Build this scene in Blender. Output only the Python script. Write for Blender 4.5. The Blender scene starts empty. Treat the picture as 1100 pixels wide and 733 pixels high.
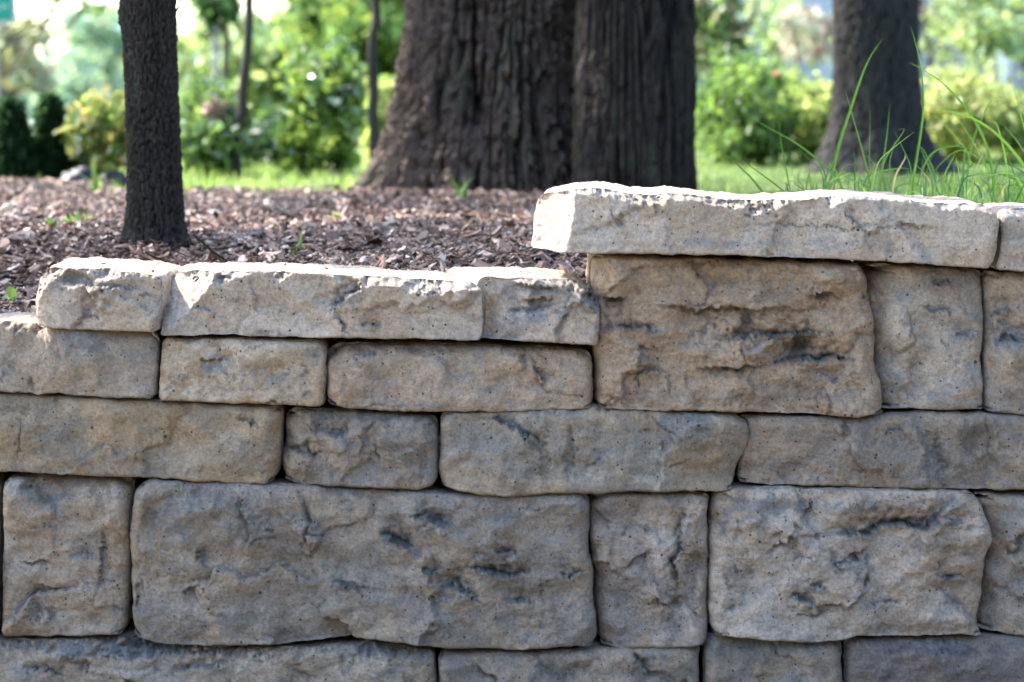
import bpy, math, random
import numpy as np
from mathutils import Vector, Matrix

random.seed(7)
rng = np.random.default_rng(11)
scene = bpy.context.scene
COL = scene.collection

# ------------------------------------------------------------------ camera, sky, sun, exposure
PITCH = math.radians(6.17)
CAM = np.array([0.0, -4.6, 0.37])
FPX = 50.0 / 22.3 * 1100.0
cam_data = bpy.data.cameras.new('camera')
cam_data.sensor_width = 22.3
cam_data.lens = 50.0
cam_data.clip_start = 0.05
cam_data.clip_end = 2000
cam_data.dof.use_dof = True
cam_data.dof.focus_distance = 4.6
cam_data.dof.aperture_fstop = 2.1
cam = bpy.data.objects.new('camera', cam_data)
COL.objects.link(cam)
cam.location = CAM.tolist()
cam.rotation_euler = (math.pi / 2 - PITCH, 0, 0)
scene.camera = cam

SUN_DIR = Vector((-0.64, 0.35, 0.68)).normalized()      # towards the sun: behind the wall, to the left
world = bpy.data.worlds.new('World')
scene.world = world
world.use_nodes = True
wn = world.node_tree.nodes
wl = world.node_tree.links
wn.clear()
sky = wn.new('ShaderNodeTexSky')
sky.sky_type = 'NISHITA'
sky.sun_disc = False
sky.sun_elevation = math.asin(SUN_DIR.z)
sky.sun_rotation = math.atan2(SUN_DIR.x, SUN_DIR.y)
sky.dust_density = 1.2
sky.ozone_density = 1.0
bg = wn.new('ShaderNodeBackground')
bg.inputs['Strength'].default_value = 0.13
wo = wn.new('ShaderNodeOutputWorld')
wl.new(sky.outputs[0], bg.inputs['Color'])
wl.new(bg.outputs[0], wo.inputs['Surface'])
sun_data = bpy.data.lights.new('sun', 'SUN')
sun_data.energy = 2.0
sun_data.angle = math.radians(0.53)
sun_data.color = (1.0, 0.98, 0.96)
sun = bpy.data.objects.new('sun', sun_data)
COL.objects.link(sun)
sun.rotation_euler = (-SUN_DIR).to_track_quat('-Z', 'Y').to_euler()
scene.view_settings.view_transform = 'Standard'
scene.view_settings.look = 'None'
scene.view_settings.exposure = 2.82
scene.view_settings.gamma = 1.0
scene.view_settings.use_white_balance = True      # the camera's daylight-in-shade white balance
scene.view_settings.white_balance_temperature = 6750
scene.view_settings.white_balance_tint = 10
scene.cycles.use_denoising = True
scene.cycles.max_bounces = 7
scene.cycles.transparent_max_bounces = 4

# ------------------------------------------------------------------ helpers
CP, SP = math.cos(PITCH), math.sin(PITCH)

def at(px, py, d):
    """photo pixel (1100 wide) -> world point on the plane y = d (metres behind the wall face)"""
    px = np.asarray(px, float); py = np.asarray(py, float)
    u = 366.5 - py
    dx = px - 550.0
    dy = FPX * CP + u * SP
    dz = -FPX * SP + u * CP
    t = (d - CAM[1]) / dy
    return CAM[0] + dx * t, d + 0 * t, CAM[2] + dz * t

_g = np.random.default_rng(3)
PERM = np.concatenate([_g.permutation(256)] * 3)
GR = _g.normal(size=(256, 3)); GR /= np.linalg.norm(GR, axis=1)[:, None]

def noise(x, y, z=0.0):
    x, y, z = np.broadcast_arrays(np.asarray(x, float), np.asarray(y, float), np.asarray(z, float))
    xi = np.floor(x).astype(int); yi = np.floor(y).astype(int); zi = np.floor(z).astype(int)
    xf, yf, zf = x - xi, y - yi, z - zi
    xi &= 255; yi &= 255; zi &= 255
    u = xf**3 * (xf * (xf * 6 - 15) + 10); v = yf**3 * (yf * (yf * 6 - 15) + 10); w = zf**3 * (zf * (zf * 6 - 15) + 10)
    r = 0
    for a in (0, 1):
        wa = u if a else 1 - u
        pa = PERM[xi + a]
        for b in (0, 1):
            wb = v if b else 1 - v
            pb = PERM[pa + ((yi + b) & 255)]
            for c in (0, 1):
                wc = w if c else 1 - w
                g = GR[PERM[pb + ((zi + c) & 255)]]
                r = r + wa * wb * wc * (g[..., 0] * (xf - a) + g[..., 1] * (yf - b) + g[..., 2] * (zf - c))
    return r * 1.5

def fbm(x, y, z=0.0, o=4, gain=0.5):
    r = 0; a = 1.0; f = 1.0
    for i in range(o):
        r = r + a * noise(x * f + 17.3 * i, y * f + 5.1 * i, z * f + 9.7 * i if np.ndim(z) or z else 3.7 * i)
        a *= gain; f *= 2.03
    return r

def ridged(x, y, z=0.0, o=4):
    r = 0; a = 1.0; f = 1.0
    for i in range(o):
        r = r + a * (1 - np.abs(noise(x * f + 11.3 * i, y * f + 7.1 * i, z * f + 3.3 * i)) * 2)
        a *= 0.5; f *= 2.07
    return r / 1.9

def sstep(a, b, x):
    t = np.clip((x - a) / (b - a), 0, 1)
    return t * t * (3 - 2 * t)

def mesh_obj(name, verts, faces, mat, parent=None, col=None, smooth=True, attrs=None):
    """verts (N,3); faces either (M,k) int array or list of such arrays"""
    me = bpy.data.meshes.new(name)
    fl = faces if isinstance(faces, list) else [faces]
    fl = [np.asarray(f) for f in fl if len(f)]
    verts = np.asarray(verts, float)
    me.vertices.add(len(verts))
    me.vertices.foreach_set('co', verts.ravel())
    loops = np.concatenate([f.ravel() for f in fl])
    tot = np.concatenate([np.full(len(f), f.shape[1]) for f in fl])
    start = np.concatenate([[0], np.cumsum(tot)[:-1]])
    me.loops.add(len(loops))
    me.loops.foreach_set('vertex_index', loops.astype(np.int32))
    me.polygons.add(len(tot))
    me.polygons.foreach_set('loop_start', start.astype(np.int32))
    me.polygons.foreach_set('loop_total', tot.astype(np.int32))
    me.update(calc_edges=True)
    me.polygons.foreach_set('use_smooth', np.full(len(tot), smooth))
    if col is not None:
        a = me.color_attributes.new('Col', 'FLOAT_COLOR', 'POINT')
        c = np.ones((len(verts), 4)); c[:, :3] = col
        a.data.foreach_set('color', c.ravel())
    if attrs:
        for k, v in attrs.items():
            a = me.attributes.new(k, 'FLOAT', 'POINT'); a.data.foreach_set('value', np.asarray(v, float))
    me.materials.append(mat)
    o = bpy.data.objects.new(name, me)
    COL.objects.link(o)
    if parent is not None:
        o.parent = parent
    return o

def local(o, loc):
    """move a top-level mesh's origin to loc without moving its shape"""
    me = o.data
    co = np.empty(len(me.vertices) * 3); me.vertices.foreach_get('co', co)
    co = co.reshape(-1, 3) - np.asarray(loc)
    me.vertices.foreach_set('co', co.ravel()); me.update()
    o.location = tuple(float(v) for v in loc)

def empty(name, loc):
    o = bpy.data.objects.new(name, None)
    o.location = tuple(float(v) for v in loc)
    COL.objects.link(o)
    return o

def tag(o, label, cat, group=None, kind=None):
    o['label'] = label; o['category'] = cat
    if group: o['group'] = group
    if kind: o['kind'] = kind
    return o

def struct(o):
    o['kind'] = 'structure'
    return o

# ------------------------------------------------------------------ materials
def new_mat(name):
    m = bpy.data.materials.new(name); m.use_nodes = True
    nt = m.node_tree
    return m, nt, nt.nodes, nt.links, nt.nodes['Principled BSDF']

def N(nodes, t, **kw):
    n = nodes.new(t)
    for k, v in kw.items():
        if k in n.inputs: n.inputs[k].default_value = v
        else: setattr(n, k, v)
    return n

def ramp(nodes, stops):
    r = nodes.new('ShaderNodeValToRGB')
    e = r.color_ramp.elements
    while len(e) < len(stops): e.new(0.5)
    for i, (p, c) in enumerate(stops):
        e[i].position = p; e[i].color = (*c, 1) if len(c) == 3 else c
    return r

def mixc(nodes, links, fac, a, b, mode='MIX'):
    m = nodes.new('ShaderNodeMix'); m.data_type = 'RGBA'; m.blend_type = mode
    for s, v in ((0, fac), (6, a), (7, b)):
        if hasattr(v, 'links') or hasattr(v, 'is_linked'): links.new(v, m.inputs[s])
        else: m.inputs[s].default_value = v if s == 0 else (*v, 1)
    return m.outputs[2]

def make_stone():
    m, nt, n, l, b = new_mat('cast_stone')
    at_ = N(n, 'ShaderNodeAttribute', attribute_name='Col')
    tc = n.new('ShaderNodeTexCoord')
    co = tc.outputs['Object']
    def nz(sc, det, rough=0.6):
        t = N(n, 'ShaderNodeTexNoise', Scale=sc, Detail=det, Roughness=rough); l.new(co, t.inputs['Vector']); return t.outputs['Fac']
    n1 = nz(30, 8, 0.75); n2 = nz(160, 6, 0.7); n3 = nz(520, 3); n4 = nz(9, 6, 0.65)
    r1 = ramp(n, [(0.3, (0.72, 0.72, 0.74)), (0.5, (1, 1, 1)), (0.7, (1.16, 1.14, 1.1))]); l.new(n1, r1.inputs[0])
    c = mixc(n, l, 1.0, at_.outputs['Color'], r1.outputs[0], 'MULTIPLY')
    r2 = ramp(n, [(0.34, (0.58, 0.58, 0.60)), (0.5, (1, 1, 1)), (0.66, (1.28, 1.26, 1.2))]); l.new(n2, r2.inputs[0])
    c = mixc(n, l, 0.65, c, r2.outputs[0], 'MULTIPLY')
    r3 = ramp(n, [(0.3, (0.7, 0.7, 0.72)), (0.5, (1, 1, 1)), (0.72, (1.3, 1.27, 1.2))]); l.new(n3, r3.inputs[0])
    c = mixc(n, l, 0.6, c, r3.outputs[0], 'MULTIPLY')
    # bug holes
    def holes(sc, thr):
        v = N(n, 'ShaderNodeTexVoronoi', Scale=sc); l.new(co, v.inputs['Vector'])
        sp = n.new('ShaderNodeSeparateColor'); l.new(v.outputs['Color'], sp.inputs[0])
        pr = N(n, 'ShaderNodeMath', operation='POWER'); l.new(sp.outputs[0], pr.inputs[0]); pr.inputs[1].default_value = 9
        mu = N(n, 'ShaderNodeMath', operation='MULTIPLY'); l.new(pr.outputs[0], mu.inputs[0]); mu.inputs[1].default_value = thr
        df = N(n, 'ShaderNodeMath', operation='SUBTRACT'); l.new(mu.outputs[0], df.inputs[0]); l.new(v.outputs['Distance'], df.inputs[1])
        k = N(n, 'ShaderNodeMapRange'); l.new(df.outputs[0], k.inputs[0]); k.inputs[1].default_value = 0.0; k.inputs[2].default_value = 0.07
        return k.outputs[0]
    h1 = holes(48, 0.22); h2 = holes(125, 0.34); h3 = holes(22, 0.085)
    mx = N(n, 'ShaderNodeMath', operation='MAXIMUM'); l.new(h1, mx.inputs[0]); l.new(h2, mx.inputs[1])
    mx2 = N(n, 'ShaderNodeMath', operation='MAXIMUM'); l.new(mx.outputs[0], mx2.inputs[0]); l.new(h3, mx2.inputs[1])
    ml = N(n, 'ShaderNodeMath', operation='MULTIPLY'); l.new(mx2.outputs[0], ml.inputs[0]); ml.inputs[1].default_value = 0.9
    c = mixc(n, l, ml.outputs[0], c, (0.07, 0.056, 0.046))
    l.new(c, b.inputs['Base Color'])
    b.inputs['Roughness'].default_value = 0.88
    b.inputs['Specular IOR Level'].default_value = 0.25
    # relief
    def bump(src, dist, strength, prev=None):
        bp = N(n, 'ShaderNodeBump', Distance=dist, Strength=strength); l.new(src, bp.inputs['Height'])
        if prev is not None: l.new(prev, bp.inputs['Normal'])
        return bp.outputs[0]
    hi = N(n, 'ShaderNodeMath', operation='SUBTRACT'); hi.inputs[0].default_value = 1.0; l.new(mx2.outputs[0], hi.inputs[1])
    p = bump(n1, 0.009, 0.85); p = bump(n2, 0.0050, 0.9, p); p = bump(n3, 0.0018, 0.9, p); p = bump(hi.outputs[0], 0.003, 1.0, p)
    l.new(p, b.inputs['Normal'])
    return m

def make_leaf(name, trans=0.5, rough=0.42, spec=0.5):
    m, nt, n, l, b = new_mat(name)
    a = N(n, 'ShaderNodeAttribute', attribute_name='Col')
    l.new(a.outputs['Color'], b.inputs['Base Color'])
    b.inputs['Roughness'].default_value = rough
    b.inputs['Specular IOR Level'].default_value = spec
    t = n.new('ShaderNodeBsdfTranslucent')
    hs = N(n, 'ShaderNodeHueSaturation', Hue=0.488, Saturation=1.05, Value=1.9); l.new(a.outputs['Color'], hs.inputs['Color'])
    l.new(hs.outputs[0], t.inputs['Color'])
    mx = N(n, 'ShaderNodeMixShader'); mx.inputs[0].default_value = trans
    l.new(b.outputs[0], mx.inputs[1]); l.new(t.outputs[0], mx.inputs[2])
    l.new(mx.outputs[0], n['Material Output'].inputs['Surface'])
    return m

def make_vcol(name, rough=0.85, spec=0.3, nscale=60, nstr=0.5, dist=0.004, var=0.35):
    m, nt, n, l, b = new_mat(name)
    a = N(n, 'ShaderNodeAttribute', attribute_name='Col')
    tc = n.new('ShaderNodeTexCoord')
    t = N(n, 'ShaderNodeTexNoise', Scale=nscale, Detail=6, Roughness=0.7); l.new(tc.outputs['Object'], t.inputs['Vector'])
    r = ramp(n, [(0.3, (1 - var,) * 3), (0.7, (1 + var,) * 3)]); l.new(t.outputs['Fac'], r.inputs[0])
    c = mixc(n, l, 1.0, a.outputs['Color'], r.outputs[0], 'MULTIPLY')
    l.new(c, b.inputs['Base Color'])
    b.inputs['Roughness'].default_value = rough; b.inputs['Specular IOR Level'].default_value = spec
    bp = N(n, 'ShaderNodeBump', Distance=dist, Strength=nstr); l.new(t.outputs['Fac'], bp.inputs['Height']); l.new(bp.outputs[0], b.inputs['Normal'])
    return m

STONE = make_stone()
LEAF = make_leaf('leaf')
LEAF_GLOSSY = make_leaf('glossy_leaf', 0.36, 0.16, 1.0)
LEAF_FAR = make_leaf('distant_leaf', 0.5, 0.55, 0.3)
GRASS = make_leaf('grass_blade', 0.45, 0.4, 0.4)
BARK = make_vcol('bark', 0.9, 0.2, 90, 0.6, 0.004)
CHIP = make_vcol('mulch_chip', 0.5, 0.5, 140, 0.5, 0.002)
SOIL = make_vcol('soil', 0.95, 0.2, 50, 1.0, 0.01)
PAINT = make_vcol('painted', 0.5, 0.4, 20, 0.1, 0.002, 0.08)
# ------------------------------------------------------------------ wall blocks
PXM = 4.6 / FPX * 1.0          # metres per photo pixel on the wall face

def sdist(X, Y, pts):
    """signed distance to a polyline drawn left->right (positive = above it), and an end taper"""
    best = np.full(X.shape, 1e9); sg = np.zeros(X.shape); tp = np.zeros(X.shape)
    pts = np.asarray(pts, float)
    L = np.concatenate([[0], np.cumsum(np.hypot(*(pts[1:] - pts[:-1]).T))])
    for k in range(len(pts) - 1):
        a, b = pts[k], pts[k + 1]
        d = b - a; ll = max(d @ d, 1e-6)
        t = ((X - a[0]) * d[0] + (Y - a[1]) * d[1]) / ll
        tc = np.clip(t, 0, 1)
        ex = X - (a[0] + tc * d[0]); ey = Y - (a[1] + tc * d[1])
        dist = np.hypot(ex, ey)
        s = np.sign(-((Y - a[1]) * d[0] - (X - a[0]) * d[1]))
        m = dist < best
        best = np.where(m, dist, best); sg = np.where(m, s, sg)
        tp = np.where(m, (L[k] + tc * math.sqrt(ll)) / L[-1], tp)
    taper = sstep(0, 0.38, tp) * sstep(0, 0.38, 1 - tp)
    return best * np.where(sg == 0, 1, sg), taper

def relief(X, Y, st, sd):
    """outward relief in px, and blue antiquing pigment 0..1"""
    wx = X + fbm(X / 16, Y / 16, sd + 1.5, 5, 0.65) * 5.5
    wy = Y + fbm(X / 16, Y / 16, sd + 8.5, 5, 0.65) * 4.5
    h = fbm(X / 75, Y / 60, sd, 3) * 2.3 * st.get('und', 5)
    # split-face facets
    r2 = np.random.default_rng(int(sd * 7) + 1)
    fs = st.get('fs', 85); fa = st.get('fa', 1.0)
    x0, x1, y0, y1 = X.min(), X.max(), Y.min(), Y.max()
    K = max(4, int((x1 - x0) * (y1 - y0) / (fs * fs * 0.75)))
    c = np.c_[r2.uniform(x0, x1, K), r2.uniform(y0, y1, K)]
    g = r2.normal(size=(K, 2)) * 0.19 * fa; o_ = r2.uniform(-1, 1, K) * 5.0 * fa
    wx2 = X + fbm(X / 40, Y / 40, sd + 21, 4) * 18; wy2 = Y + fbm(X / 40, Y / 40, sd + 31, 4) * 18
    D = np.stack([np.hypot((wx2 - c[k, 0]) * 0.8, wy2 - c[k, 1]) for k in range(K)])
    H = np.stack([g[k, 0] * (wx2 - c[k, 0]) + g[k, 1] * (wy2 - c[k, 1]) + o_[k] for k in range(K)])
    i = np.argsort(D, axis=0)[:2]
    d1, d2 = np.take_along_axis(D, i[0][None], 0)[0], np.take_along_axis(D, i[1][None], 0)[0]
    h1, h2 = np.take_along_axis(H, i[0][None], 0)[0], np.take_along_axis(H, i[1][None], 0)[0]
    w = 0.5 + 0.5 * sstep(0, 1, (d2 - d1) / 4.5)
    h = h + h1 * w + h2 * (1 - w)
    # strata
    if st.get('strat', 0):
        s = ridged(wx / 75, wy / 11, sd + 3, 4) - 0.5
        h = h + s * st['strat'] * sstep(-0.45, 0.35, fbm(X / 110, Y / 60, sd + 44, 2))
    big = ridged(X / 60, Y / 45, sd + 71, 5) - 0.6
    h = h + big * 1.6 * st.get('crag', 1.6)
    h = h + fbm(X / 22, Y / 20, sd + 5, 4, 0.6) * 1.25 * st.get('rough', 1.0)
    h = h + fbm(X / 6.5, Y / 6, sd + 6, 3, 0.65) * 0.5
    pig = np.zeros(X.shape)
    for f in st.get('f', []):
        k = f[0]
        if k in 'lv':        # ledge ('l': shelf facing up) or overhang ('v': shelf facing down)
            s, tp = sdist(wx, wy, f[1])
            if k == 'v': s = -s
            amp = f[2] * 2.7 * (1 + 0.5 * noise(X / 9, Y / 9, sd + 2.2)); up = 1.5 * (f[3] if len(f) > 3 else 13); dn = f[4] if len(f) > 4 else 16
            step = sstep(-0.7, 1.1, s)
            h = h + tp * amp * (-step * np.exp(-np.maximum(s, 0) / up) + (1 - step) * 0.35 * np.exp(np.minimum(s, 0) / dn))
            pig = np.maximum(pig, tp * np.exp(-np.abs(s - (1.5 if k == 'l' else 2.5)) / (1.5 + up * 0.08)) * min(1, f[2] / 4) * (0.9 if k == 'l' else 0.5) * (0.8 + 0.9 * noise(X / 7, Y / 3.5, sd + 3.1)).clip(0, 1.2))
        elif k == 'g':
            s, tp = sdist(wx, wy, f[1])
            wd = f[3] if len(f) > 3 else 1.6
            h = h - tp * 1.5 * f[2] * np.exp(-(s / wd) ** 2)
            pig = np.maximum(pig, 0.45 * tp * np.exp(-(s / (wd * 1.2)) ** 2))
        elif k == 'b':       # bump / hollow
            _, x, y, rx, ry, an, amp = f
            ca, sa = math.cos(math.radians(an)), math.sin(math.radians(an))
            u = ((wx - x) * ca + (wy - y) * sa) / rx; v = (-(wx - x) * sa + (wy - y) * ca) / ry
            h = h + 2.2 * amp * np.exp(-(u * u + v * v) ** 1.5)
            if amp < 0: pig = np.maximum(pig, 0.5 * np.exp(-(u * u + v * v)) * min(1, -amp / 6))
        elif k == 'c':       # planar cut: beyond the line through (x,y) along (dx,dy) the face falls away
            _, x, y, dx, dy, sl = f[:6]
            n_ = math.hypot(dx, dy)
            q = ((X - x) * dx + (Y - y) * dy) / n_ + fbm(X / 14, Y / 14, sd + 12, 4, 0.5) * 3.0
            h = np.minimum(h, 1.0 - sl * q + fbm(X / 7, Y / 7, sd + 13, 3) * 0.45)
    return h, pig

BASE = dict(
    tan=(0.485, 0.395, 0.300), pale=(0.560, 0.490, 0.405), grey=(0.370, 0.330, 0.285), ochre=(0.440, 0.310, 0.195),
    blue=(0.270, 0.290, 0.300), teal=(0.100, 0.145, 0.170), dark=(0.110, 0.094, 0.082), white=(0.56, 0.53, 0.49), brown=(0.23, 0.165, 0.115))

def colour(X, Y, st, sd, h, pig, cav):
    mixn = sstep(-0.5, 0.5, fbm(X / 95, Y / 65, sd + 50, 4) * 1.5)
    a, b = (np.array(BASE[k]) for k in st.get('c', ('tan', 'grey')))
    c = a[None] * (1 - mixn[:, None]) + b[None] * mixn[:, None]
    def lay(c, m, k, s):
        m = (np.clip(m, 0, 1) * s)[:, None]
        return c * (1 - m) + np.array(BASE[k])[None] * m
    c = lay(c, sstep(0.15, 0.7, fbm(X / 34, Y / 22, sd + 60, 5, 0.6)), 'ochre', 1.1 * st.get('och', 0.38))
    c = lay(c, sstep(0.10, 0.75, fbm(X / 48, Y / 26, sd + 70, 5, 0.6)), 'blue', 1.0 * st.get('blu', 0.45))
    c = lay(c, sstep(0.15, 0.8, fbm(X / 30, Y / 30, sd + 80, 5, 0.65)), 'pale', 0.5)
    c = lay(c, sstep(0.45, 1.0, fbm(X / 17, Y / 14, sd + 90, 5, 0.7)), 'dark', 0.8 * st.get('drk', 0.35))
    for p in st.get('p', []):
        k, x, y, rx, ry, s = p[:6]
        an = math.radians(p[6]) if len(p) > 6 else 0
        ca, sa = math.cos(an), math.sin(an)
        u = ((X - x) * ca + (Y - y) * sa) / rx; v = (-(X - x) * sa + (Y - y) * ca) / ry
        q = u * u + v * v
        m = sstep(0.0, 0.5, np.exp(-q) - 0.42 + fbm(X / 15, Y / 11, sd + 5 * x, 6, 0.72) * 0.62)
        m = m * (q < 5)
        c = lay(c, m, k, s)
    nn = 0.55 + 0.6 * fbm(X / 9, Y / 5, sd + 95, 4, 0.6)
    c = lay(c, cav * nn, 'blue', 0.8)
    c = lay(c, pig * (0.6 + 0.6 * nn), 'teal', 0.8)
    # pale worn high spots
    c = c * (1 + 0.10 * fbm(X / 5, Y / 4, sd + 99, 3)[:, None])
    return np.clip(c, 0.02, 0.8)

def lineby(pts, t):
    p = np.asarray(pts, float)
    L = np.concatenate([[0], np.cumsum(np.hypot(*(p[1:] - p[:-1]).T))]); L /= L[-1]
    return np.interp(t, L, p[:, 0]), np.interp(t, L, p[:, 1])

def block(name, label, st):
    sd = st['seed'] * 3.71
    T, Bt, Lf, Rt = st['T'], st['B'], st['L'], st['R']
    W = math.hypot(T[-1][0] - T[0][0], T[-1][1] - T[0][1]); Hh = abs(Bt[0][1] - T[0][1])
    step = st.get('step', 1.45)
    nx = int(W / step); nz = int(Hh / step)
    dep = st.get('depth', 132)
    dz = np.concatenate([[0], np.arange(2, 40, 2.5), np.arange(42, dep, 4), [dep]])
    ny = len(dz) - 1
    # surface vertices of the box, indexed on the lattice
    def grid(I, J, K):
        I, J, K = np.broadcast_arrays(I, J, K)
        return ((I * (nz + 1) + J) * (ny + 1) + K)
    ai, aj, ak = np.arange(nx + 1), np.arange(nz + 1), np.arange(ny + 1)
    g = {
        'f': grid(ai[:, None], aj[None], 0), 'k': grid(ai[:, None], aj[None], ny),
        'l': grid(0, aj[:, None], ak[None]), 'r': grid(nx, aj[:, None], ak[None]),
        't': grid(ai[:, None], 0, ak[None]), 'b': grid(ai[:, None], nz, ak[None])}
    flip = {'f': 0, 'k': 1, 'l': 0, 'r': 1, 't': 1, 'b': 0}
    quads = []
    for kk, G in g.items():
        if kk == 'k': continue
        q = np.stack([G[:-1, :-1], G[:-1, 1:], G[1:, 1:], G[1:, :-1]], -1).reshape(-1, 4)
        if flip[kk]: q = q[:, ::-1]
        quads.append(q)
    q = np.concatenate(quads)
    ids, inv = np.unique(q.ravel(), return_inverse=True)
    q = inv.reshape(-1, 4)
    ring = np.concatenate([g['k'][:, 0], g['k'][-1, 1:], g['k'][::-1, -1][1:], g['k'][0, ::-1][1:-1]])
    ring = np.searchsorted(ids, ring)
    K_ = ids % (ny + 1); J_ = (ids // (ny + 1)) % (nz + 1); I_ = ids // ((ny + 1) * (nz + 1))
    a = I_ / nx * W; b = J_ / nz * Hh; dd = dz[K_].astype(float)
    edge = np.stack([a, W - a, b, Hh - b])                 # left, right, top, bottom distances
    # rounded corners in outline
    rc = [v_ * 1.3 for v_ in st.get('rc', (6, 6, 4, 4))]                         # tl, tr, br, bl
    for (cx, cy, r, sx, sy) in ((0, 0, rc[0], 1, 1), (W, 0, rc[1], -1, 1), (W, Hh, rc[2], -1, -1), (0, Hh, rc[3], 1, -1)):
        lx = 1 - (a - cx) * sx / r; ly = 1 - (b - cy) * sy / r
        m = (lx > 0) & (ly > 0)
        nxv = lx * np.sqrt(np.clip(1 - ly * ly / 2, 0, 1)); nyv = ly * np.sqrt(np.clip(1 - lx * lx / 2, 0, 1))
        a = np.where(m, cx + sx * r * (1 - nxv), a); b = np.where(m, cy + sy * r * (1 - nyv), b)
    u, v = a / W, b / Hh
    Tx, Ty = lineby(T, u); Bx, By = lineby(Bt, u); Lx, Ly = lineby(Lf, v); Rx, Ry = lineby(Rt, v)
    c00, c10, c01, c11 = np.array(T[0]), np.array(T[-1]), np.array(Bt[0]), np.array(Bt[-1])
    def coons(t, bb, l_, r_, i):
        return (1 - v) * t + v * bb + (1 - u) * l_ + u * r_ - ((1 - u) * (1 - v) * c00[i] + u * (1 - v) * c10[i] + (1 - u) * v * c01[i] + u * v * c11[i])
    X = coons(Tx, Bx, Lx, Rx, 0); Y = coons(Ty, By, Ly, Ry, 1)
    # irregular outline
    e = np.minimum.reduce(edge)
    wj = np.exp(-e / 10)
    jag = st.get('jag', 1.0)
    X = X + wj * jag * (fbm(X / 22, Y / 22, sd + 100, 4) * 1.3); Y = Y + wj * jag * (fbm(X / 20, Y / 20, sd + 110, 4, 0.6) * 1.3)
    if st['seed'] < 10: st = dict(st, und=st.get('und', 3) * .55, crag=.7, rough=.8, och=.3)
    h, pig = relief(X, Y, st, sd)
    # rounded arrises
    R = st.get('RR', (7, 7, 9, 4))                            # left, right, top, bottom
    Rn = [r * k_ * (1 + 0.35 * fbm(X / 25, Y / 25, sd + 120 + i, 3)) for i, (r, k_) in enumerate(zip(R, (1.9, 1.9, 1.4, 1.1) if st['seed'] > 10 else (1.3, 1.3, 1.1, 1.0)))]
    qh = np.maximum(np.clip(1 - edge[0] / Rn[0], 0, 1), np.clip(1 - edge[1] / Rn[1], 0, 1))
    qv = np.maximum(np.clip(1 - edge[2] / Rn[2], 0, 1), np.clip(1 - edge[3] / Rn[3], 0, 1))
    qq = np.clip(qh * qh + qv * qv, 0, 1)
    Rm = np.where(qh > qv, np.where(edge[0] < edge[1], Rn[0], Rn[1]), np.where(edge[2] < edge[3], Rn[2], Rn[3]))
    fall = Rm * (1 - np.sqrt(np.clip(1 - qq, 0, 1))) * 1.0
    damp = 1 - 0.5 * qq
    h = np.maximum(h, -12) * damp + (h - np.maximum(h, -12)) - fall - st.get('bat', 3) * (1 - edge[3] / max(Hh, 1)) * 0 
    # broken top arris
    if 'chip' in st:
        cp = np.asarray(st['chip'], float)
        ch = np.interp(X, cp[:, 0], cp[:, 1]) * (1.4 if st['seed'] < 10 else 1.0)
        ch = np.maximum(ch * (1 + 0.55 * fbm(X / 15, Y / 15, sd + 130, 5, 0.65)) + fbm(X / 10, Y / 10, sd + 131, 3) * 1.2, 0)
        rec = -st.get('cslope', 1.5) * (ch - edge[2]) + fbm(X / 11, Y / 8, sd + 140, 5, 0.65) * 1.7
        h = np.where(edge[2] < ch + 4, np.minimum(h, rec + 0.5), h)
    h = np.maximum(h, -85)
    rec = -h
    d = np.where(dd <= 0, rec, np.maximum(dd, rec))
    fr = dd / dep
    X = X + fr * ((1 - u) * st.get('bl', 0) + u * st.get('br', 0))
    # rough back/top/side faces
    inn = sstep(2, 14, dd)
    topf = sstep(0.0, 1.0, 1 - edge[2] / 3.0)
    Y = Y + topf * inn * (fbm(X / 26, dd / 26, sd + 150, 5, 0.6) * 1.6 + st.get('tb', 0) * fr)
    X = X + inn * fbm(Y / 15, dd / 12, sd + 160, 4, 0.6) * 1.5 * (qh > 0.9)
    backe = sstep(dep - 14, dep, dd)
    Y = Y + topf * backe * backe * 5
    d = d + sstep(dep - 1, dep, dd) * fbm(X / 18, Y / 18, sd + 170, 4) * 4
    # cavity map on the front sheet
    Gf = np.searchsorted(ids, g['f'])
    hf = h[Gf]
    def blur(A, n):
        k = np.exp(-np.linspace(-2, 2, 2 * n + 1) ** 2); k /= k.sum()
        for ax in (0, 1):
            P = np.concatenate([np.repeat(A.take([0], ax), n, ax), A, np.repeat(A.take([-1], ax), n, ax)], ax)
            A = sum(k[j] * P.take(range(j, j + A.shape[ax]), ax) for j in range(2 * n + 1))
        return A
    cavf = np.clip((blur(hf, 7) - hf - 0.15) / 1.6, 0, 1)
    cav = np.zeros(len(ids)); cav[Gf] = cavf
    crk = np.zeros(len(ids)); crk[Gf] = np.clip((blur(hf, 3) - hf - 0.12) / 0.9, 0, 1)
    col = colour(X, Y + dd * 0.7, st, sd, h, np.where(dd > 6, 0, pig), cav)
    crk = (crk * 0.2)[:, None]; col = col * (1 - crk) + np.array(BASE['dark']) * crk
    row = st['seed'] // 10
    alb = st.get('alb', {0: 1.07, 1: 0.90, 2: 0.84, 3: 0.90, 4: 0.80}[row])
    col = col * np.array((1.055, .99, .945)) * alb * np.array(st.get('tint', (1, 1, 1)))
    yo = st.get('y', 0) * PXM                                # >0 stands further out
    wx, wy_, wz = at(X, Y, -yo)
    vx = np.c_[wx, wy_ + d * PXM, wz]
    ctr = vx[ring].mean(0)
    fan = np.c_[ring, np.roll(ring, -1), np.full(len(ring), len(vx))]
    vx = np.vstack([vx, ctr]); col = np.vstack([col, col[:1]])
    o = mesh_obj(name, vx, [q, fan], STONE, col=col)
    cxm = (vx[:, 0].min() + vx[:, 0].max()) / 2
    local(o, (cxm, -yo + dep * PXM / 2, vx[:, 2].min()))
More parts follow.
